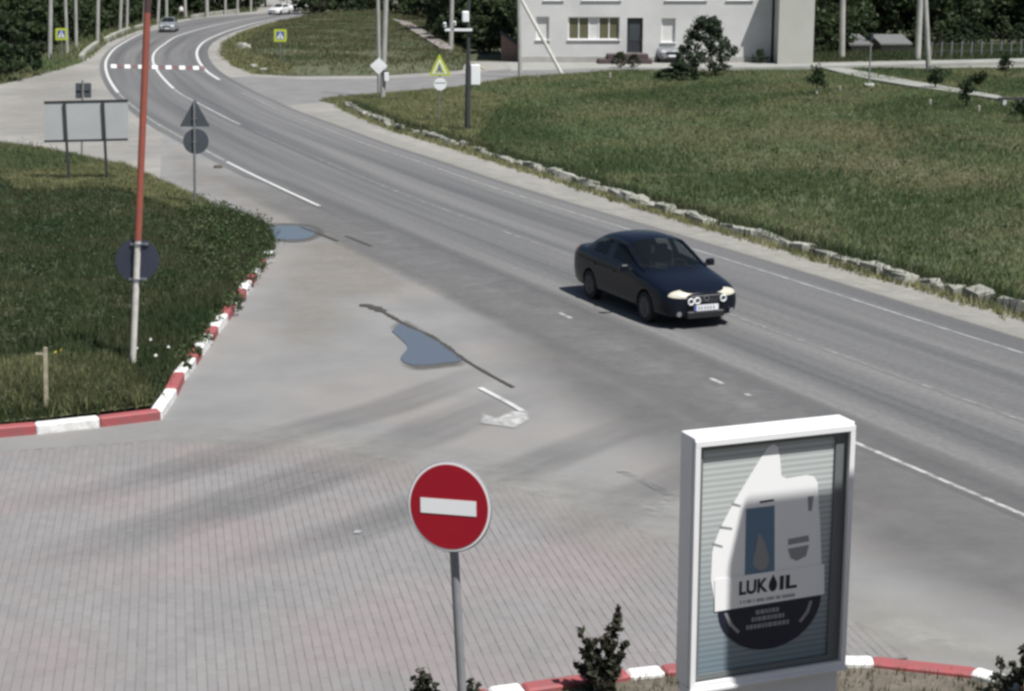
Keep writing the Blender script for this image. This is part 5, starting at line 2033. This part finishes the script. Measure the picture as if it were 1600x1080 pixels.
def make_car(name, label, cat, loc, heading, paint, st=SEDAN, mf=sedan_mats, group=None, scale=(1, 1, 1), detail=True, lamp='headlamp', cache={}):
    t = thing(name, label, cat, loc, group, heading)
    t.scale = scale
    key = id(st)
    if key not in cache:
        cache[key] = car_mesh(st, mf, (1.35, -1.25), 0.305, 0.86, NAMES)
    for nm, ms in cache[key].items():
        for m0 in ms:
            m = m0.copy()
            m.materials.clear()
            o = link(nm, m, NMAT.get(nm, paint) if nm != 'headlight' else lamp, t)
            if nm == 'door':
                s = 1 if sum(v.co.y for v in m.vertices) > 0 else -1
                xs = [v.co.x for v in m.vertices]
                MB().box((min(xs) + 0.17, s * 0.858, 0.80), (0.17, 0.03, 0.03), bev=0.008).build('handle', paint, o)
    for x in (1.35, -1.25):
        for s in (1, -1):
            y = s * 0.755
            w = MB().cyl((x, y - 0.085, 0.305), (x, y + 0.085, 0.305), 0.30, None, 28)
            w.torus((x, y, 0.305), (0, 1, 0), 0.275, 0.03, 28, 6)
            wh = w.build('wheel', 'rubber', t, True)
            r = MB().cyl((x, y + s * 0.086, 0.305), (x, y + s * 0.094, 0.305), 0.205, 0.20, 24)
            ri = r.build('rim', 'rim_alloy', wh)
            if detail:
                for k in range(7):
                    a = 2 * math.pi * k / 7
                    MB().box((x + 0.12 * math.cos(a), y + s * 0.098, 0.305 + 0.12 * math.sin(a)), (0.15, 0.012, 0.03), Matrix.Rotation(-a, 3, 'Y')).build('spoke', 'rim_alloy', wh)
    xf = 2.285
    MB().prism([(-.36, .49), (.36, .49), (.40, .60), (.33, .645), (-.33, .645), (-.40, .60)], -0.012, 0.012)
    g = MB()
    gp_ = [(-.36, .50), (.36, .50), (.40, .60), (.33, .64), (-.33, .64), (-.40, .60)]
    g.v = []
    n = len(gp_)
    g.add([(xf + 0.02, y, z) for y, z in gp_] + [(xf - 0.06, y, z) for y, z in gp_], [tuple(range(n))] + [(i, i + n, (i + 1) % n + n, (i + 1) % n) for i in range(n)])
    gr = g.build('grille', 'black_plastic', t)
    MB().box((xf + 0.024, 0, 0.652), (0.03, 0.66, 0.022)).build('chrome_bar', 'chrome', gr)
    for z in (0.53, 0.565, 0.60):
        MB().box((xf + 0.022, 0, z), (0.014, 0.66, 0.010)).build('grille_slat', 'rim_alloy', gr)
    tr = MB().torus((xf + 0.036, 0, 0.595), (1, 0, 0), 0.05, 0.008, 20, 6)
    tr.build('badge', 'chrome', gr)
    b = MB().box((xf + 0.01, 0, 0.285), (0.06, 0.80, 0.13), bev=0.02).build('air_intake', 'black_plastic', t)
    p = MB().box((xf + 0.035, 0, 0.415), (0.02, 0.52, 0.112)).build('number_plate', 'plate_white', t)
    MB().box((xf + 0.046, -0.235, 0.415), (0.004, 0.045, 0.108)).build('blue_band', 'sign_blue', p)
    if detail:
        for y in (-.16, -.10, -.03, .03, .09, .16):
            MB().box((xf + 0.0465, y, 0.415), (0.003, 0.036, 0.062)).build('plate_glyph', 'print_grey', p)
        for y, z in ((-.335, .548), (-.20, .56), (.36, .575)):
            lt = MB().torus((xf + 0.045, y, z), (1, 0, 0), 0.058, 0.014, 22, 8).build('spot_lamp', 'sign_white', t, True)
            MB().cyl((xf + 0.0, y, z), (xf + 0.035, y, z), 0.05, 0.05, 18).build('lens', 'rim_alloy', lt)
    for s in (1, -1):
        MB().cyl((2.20, s * 0.57, 0.315), (2.305, s * 0.57, 0.315), 0.052, 0.052, 16).build('fog_lamp', 'chrome' if detail else 'black_plastic', t)
        m_ = MB().box((0.66, s * 0.965, 0.985), (0.11, 0.19, 0.135), Matrix.Rotation(s * 0.15, 3, 'Z'), bev=0.03).build('mirror', paint, t)
        MB().box((0.68, s * 0.85, 0.955), (0.07, 0.10, 0.04)).build('mirror_arm', 'black_plastic', m_)
        ap = MB()
        pts = [(1.0, .680, .945), (.50, .645, 1.165), (.10, .600, 1.338), (-.40, .580, 1.362), (-.80, .565, 1.345)]
        for q0, q1 in zip(pts, pts[1:]):
            ap.cyl((q0[0], s * q0[1], q0[2]), (q1[0], s * q1[1], q1[2]), 0.034, 0.034, 10)
        ap.build('pillar', paint, t, True)
        MB().cyl((1.18, s * 0.30, 0.995), (0.92, s * 0.30 - 0.45, 1.075), 0.010, 0.008, 6).build('wiper', 'black_plastic', t)
    if detail:
        MB().box((0.86, 0, 0.86), (0.50, 1.26, 0.12), bev=0.04).build('dashboard', 'dash_cloth', t)
        MB().box((0.90, 0.30, 0.925), (0.16, 0.22, 0.008), Matrix.Rotation(0.4, 3, 'Z')).build('dash_paper', 'cloth_white', t)
        for x, ys in ((-0.12, (0.36, -0.36)), (-0.98, (0.36, -0.36))):
            for y in ys:
                se = MB().box((x + 0.18, y, 0.47), (0.50, 0.50, 0.14), bev=0.04).build('seat', 'seat_cloth', t)
                MB().box((x - 0.12, y, 0.80), (0.13, 0.48, 0.56), Matrix.Rotation(-0.2, 3, 'Y'), bev=0.04).build('backrest', 'seat_cloth', se)
                MB().box((x - 0.20, y, 1.16), (0.09, 0.26, 0.17), bev=0.03).build('headrest', 'seat_cloth', se)
        MB().torus((0.50, 0.36, 0.88), (0.85, 0, 0.5), 0.18, 0.015, 24, 6).build('steering_wheel', 'black_plastic', t)
    return t


def head(dx, dy):
    return math.atan2(dy, dx)


make_car('dark_sedan', 'dark navy four door sedan with headlights on driving towards the camera', 'car', (2.90, 35.15, 0.012), head(0.375, -0.927), 'car_navy', scale=(1.01, 1.01, 1.01))
MAT_HL = mat('headlamp_off', (0.45, 0.46, 0.47), 0.15, coat=1.0)
g = G(258, 51)
make_car('silver_hatchback', 'silver hatchback approaching on the far bend beyond the zebra crossing', 'car', (g.x, g.y + 2.0, 0.012), head(0.10, -0.99), 'car_silver', HATCH, hatch_mats, detail=False, lamp='headlamp_off')
g = G(1043, 98.5)
make_car('parked_car', 'grey car parked nose out beside the steps of the grey building', 'car', (g.x, g.y + 2.2, 0.012), head(0.12, -0.99), 'car_grey', HATCH, hatch_mats, scale=(1, 1.04, 1.16), detail=False, lamp='headlamp_off')
g = G(434, 24)
make_car('white_car', 'left of the two tiny white cars where the far road leaves the photo', 'car', (g.x, g.y + 2, 0.012), head(-0.3, -0.95), 'car_white', HATCH, hatch_mats, detail=False, lamp='headlamp_off')
g = G(460, 19)
make_car('white_car', 'right and more distant of the two tiny white cars on the far road', 'car', (g.x, g.y + 2, 0.012), head(-0.5, -0.85), 'car_white', HATCH, hatch_mats, detail=False, lamp='headlamp_off')


# ------------------------------------------------------------------ distant person
def person():
    b = G(284, 30)
    t = thing('person', 'distant standing person in white top and dark trousers beside a concrete pole', 'person', b, None, math.radians(20))
    verts = [((0, 0, .95), .15), ((0, 0, 1.15), .14), ((0, 0, 1.38), .17), ((0, 0, 1.50), .065), ((0, -.01, 1.60), .095), ((0, -.01, 1.70), .085),
             ((-.10, 0, .88), .10), ((-.11, -.02, .48), .065), ((-.11, 0, .08), .045), ((-.11, -.14, .03), .04),
             ((.10, 0, .88), .10), ((.12, .02, .48), .065), ((.13, .05, .08), .045), ((.13, -.09, .03), .04),
             ((-.19, 0, 1.40), .06), ((-.26, .01, 1.12), .045), ((-.25, -.06, .86), .035), ((-.25, -.08, .76), .03),
             ((.19, 0, 1.40), .06), ((.26, .01, 1.12), .045), ((.25, -.06, .86), .035), ((.25, -.08, .76), .03)]
    edges = [(0, 1), (1, 2), (2, 3), (3, 4), (4, 5), (0, 6), (6, 7), (7, 8), (8, 9), (0, 10), (10, 11), (11, 12), (12, 13), (2, 14), (14, 15), (15, 16), (16, 17), (2, 18), (18, 19), (19, 20), (20, 21)]
    me = bpy.data.meshes.new('body')
    me.from_pydata([v[0] for v in verts], edges, [])
    ob = bpy.data.objects.new('body', me)
    COL.objects.link(ob)
    ob.modifiers.new('skin', 'SKIN')
    for sv, v in zip(me.skin_vertices[0].data, verts):
        sv.radius = (v[1], v[1])
    me.skin_vertices[0].data[0].use_root = True
    ss = ob.modifiers.new('sub', 'SUBSURF')
    ss.levels = ss.render_levels = 1
    dg = bpy.context.evaluated_depsgraph_get()
    em = bpy.data.meshes.new_from_object(ob.evaluated_get(dg))
    bpy.data.objects.remove(ob)
    em.materials.clear()
    for m in ('skin', 'cloth_white', 'cloth_dark', 'hair'):
        em.materials.append(MATS[m])
    for p in em.polygons:
        c = p.center
        if c.z > 1.66 or (c.z > 1.58 and c.y > 0.03):
            p.material_index = 3
        elif c.z > 1.5:
            p.material_index = 0
        elif abs(c.x) > 0.2 and c.z < 1.1:
            p.material_index = 0
        elif c.z > 0.98:
            p.material_index = 1
        else:
            p.material_index = 2
    o = link('body', em, None, t, True)


person()


# ------------------------------------------------------------------ saplings in the planting bed, flowers, litter
def leafy(px, py, tips, label, leaf=0.036, group='shrubs in the planting bed'):
    """sapling: bent stems to surveyed tips, leaves in separate whorls along them"""
    b = G(px, py, 0.06)
    t = thing('shrub', label, 'shrub', b, group)
    mb = MB()
    cs, rs = [], []
    for k, (tx, ty) in enumerate(tips):
        p = on_plane(tx, ty, b.y)
        tip = Vector((p.x - b.x, random.gauss(0, 0.08), p.z - b.z))
        mid = Vector((tip.x * 0.35, tip.y * 0.6, tip.z * 0.55))
        mb.cyl((0, 0, -0.05), mid, 0.012, 0.008, 6, False).cyl(mid, tip, 0.008, 0.003, 6, False)
        n = max(3, int(tip.length / 0.075))
        for q in range(n):
            s = 0.22 + 0.78 * (q + 1) / n
            p = mid * (2 * s) if s < 0.5 else mid.lerp(tip, 2 * s - 1)
            for w in range(2 if s < 0.85 else 1):
                a = random.uniform(0, 6.28)
                r = random.uniform(0.02, 0.10) * (1.25 - s)
                cs.append((p.x + math.cos(a) * r, p.y + math.sin(a) * r, p.z + random.gauss(0, .012)))
                rs.append(random.uniform(0.030, 0.055) * (1.3 - 0.5 * s))
    mb.build('stem', 'bark', t)
    o = link('foliage', crown_mesh('foliage', cs, rs, 13, leaf, 'leaf_shrub'), None, t)
    o['kind'] = 'stuff'
    return t


leafy(942, 1090, [(967, 956), (950, 985), (905, 988), (978, 1010), (915, 1030), (966, 1045), (930, 1010), (903, 1052), (955, 1030)], 'tall dark leafy sapling left of the lightbox')
leafy(664, 1120, [(657, 1042), (672, 1052), (648, 1062), (683, 1066)], 'small dark shrub tip left of the no entry sign pole', 0.03)
leafy(736, 1125, [(738, 1056), (745, 1068), (722, 1076)], 'tiny dark shrub tip right of the no entry sign pole', 0.028)
leafy(1596, 1085, [(1597, 1008), (1606, 1020), (1588, 1040), (1606, 1045)], 'dark green shrub cut by the right edge behind the white kerb')
leafy(1562, 1084, [(1562, 1026), (1575, 1046), (1550, 1052), (1583, 1058)], 'low sparse green shrub on the white kerb at the right', 0.026)


X, Y = scatter(gp([(812, 1094), (975, 1070), (1140, 1056), (1362, 1049), (1526, 1068), (1610, 1092), (1610, 1200), (812, 1200)]), 900)
blades('weeds', X, Y, np.zeros(len(X)) + 0.06, 'grass_blade_deep', 3, 0.10, 0.014, 0.04, 0.9)


def flower(px, py, label, petal, size=0.07, h=0.42):
    b = G(px, py + 18, 0.15)
    h = on_plane(px, py, b.y).z - b.z
    t = thing('wild_flower', label, 'flower', b, 'wild flowers in the weeds')
    MB().cyl((0, 0, -0.05), (0, 0, h), 0.006, 0.004, 6).build('stem', 'stem_green', t)
    m = MB()
    for k in range(9):
        a = k * 2.4
        r = size * 0.35 * math.sqrt(k / 9)
        m.box((math.cos(a) * r, math.sin(a) * r, h + random.uniform(-.01, .02)), (size * .42, size * .42, 0.02), Matrix.Rotation(a, 3, 'Z') @ Matrix.Rotation(0.5, 3, 'X'), bev=0.004)
    m.build('blossom', petal, t)


for px, py, s in ((236, 531, .045), (264, 543, .05), (244, 556, .055), (215, 545, .035)):
    flower(px, py, 'white weed blossom right of the cream pole foot behind the kerb', 'petal_white', s)
for px, py in ((87, 551), (97, 548), (107, 554), (52, 555)):
    flower(px, py, 'small yellow weed blossom beside the top of the wooden stake', 'petal_yellow', 0.05)

b = G(558, 832, 0.04)
t = thing('litter', 'small pale scrap of litter on the block paving', 'litter', b)
MB().add([(-.05, -.03, 0), (.04, -.04, .004), (.06, .03, .012), (-.02, .04, .02), (0, 0, .006)], [(0, 1, 4), (1, 2, 4), (2, 3, 4), (3, 0, 4)]).build('scrap', 'print_grey', t)
b = G(341, 263, 0.0)
t = thing('stone', 'dark lump lying on the dirt beside the left edge line', 'stone', b)
m = MB().box((0, 0, 0.05), (0.30, 0.16, 0.13), bev=0.04)
m.build('lump', 'soil', t)
# pale rubble and a marker board at the tip of the mound
for k, (px, py, s, lab) in enumerate(((380, 84, .75, 'pale leaning concrete slab at the tip of the grassy mound'), (430, 108, .5, 'dark boulder below the crossing sign on the mound'), (398, 107, .35, 'small pale boulder at the lower edge of the mound'), (412, 112, .3, 'smallest pale boulder at the lower edge of the mound'))):
    b = G(px, py, 0.12)
    t = thing('boulder', lab, 'stone', b, 'stones on the mound tip', random.uniform(0, 3))
    m = MB().box((0, 0, s * 0.35), (s * 1.5, s, s * (1.3 if k == 0 else 0.7)), Matrix.Rotation(0.3, 3, 'X'), bev=s * 0.16)
    m.v = [(x + random.gauss(0, s * .05), y + random.gauss(0, s * .05), z + random.gauss(0, s * .05)) for x, y, z in m.v]
    m.build('rock', 'soil' if k == 1 else 'stone_grey', t)
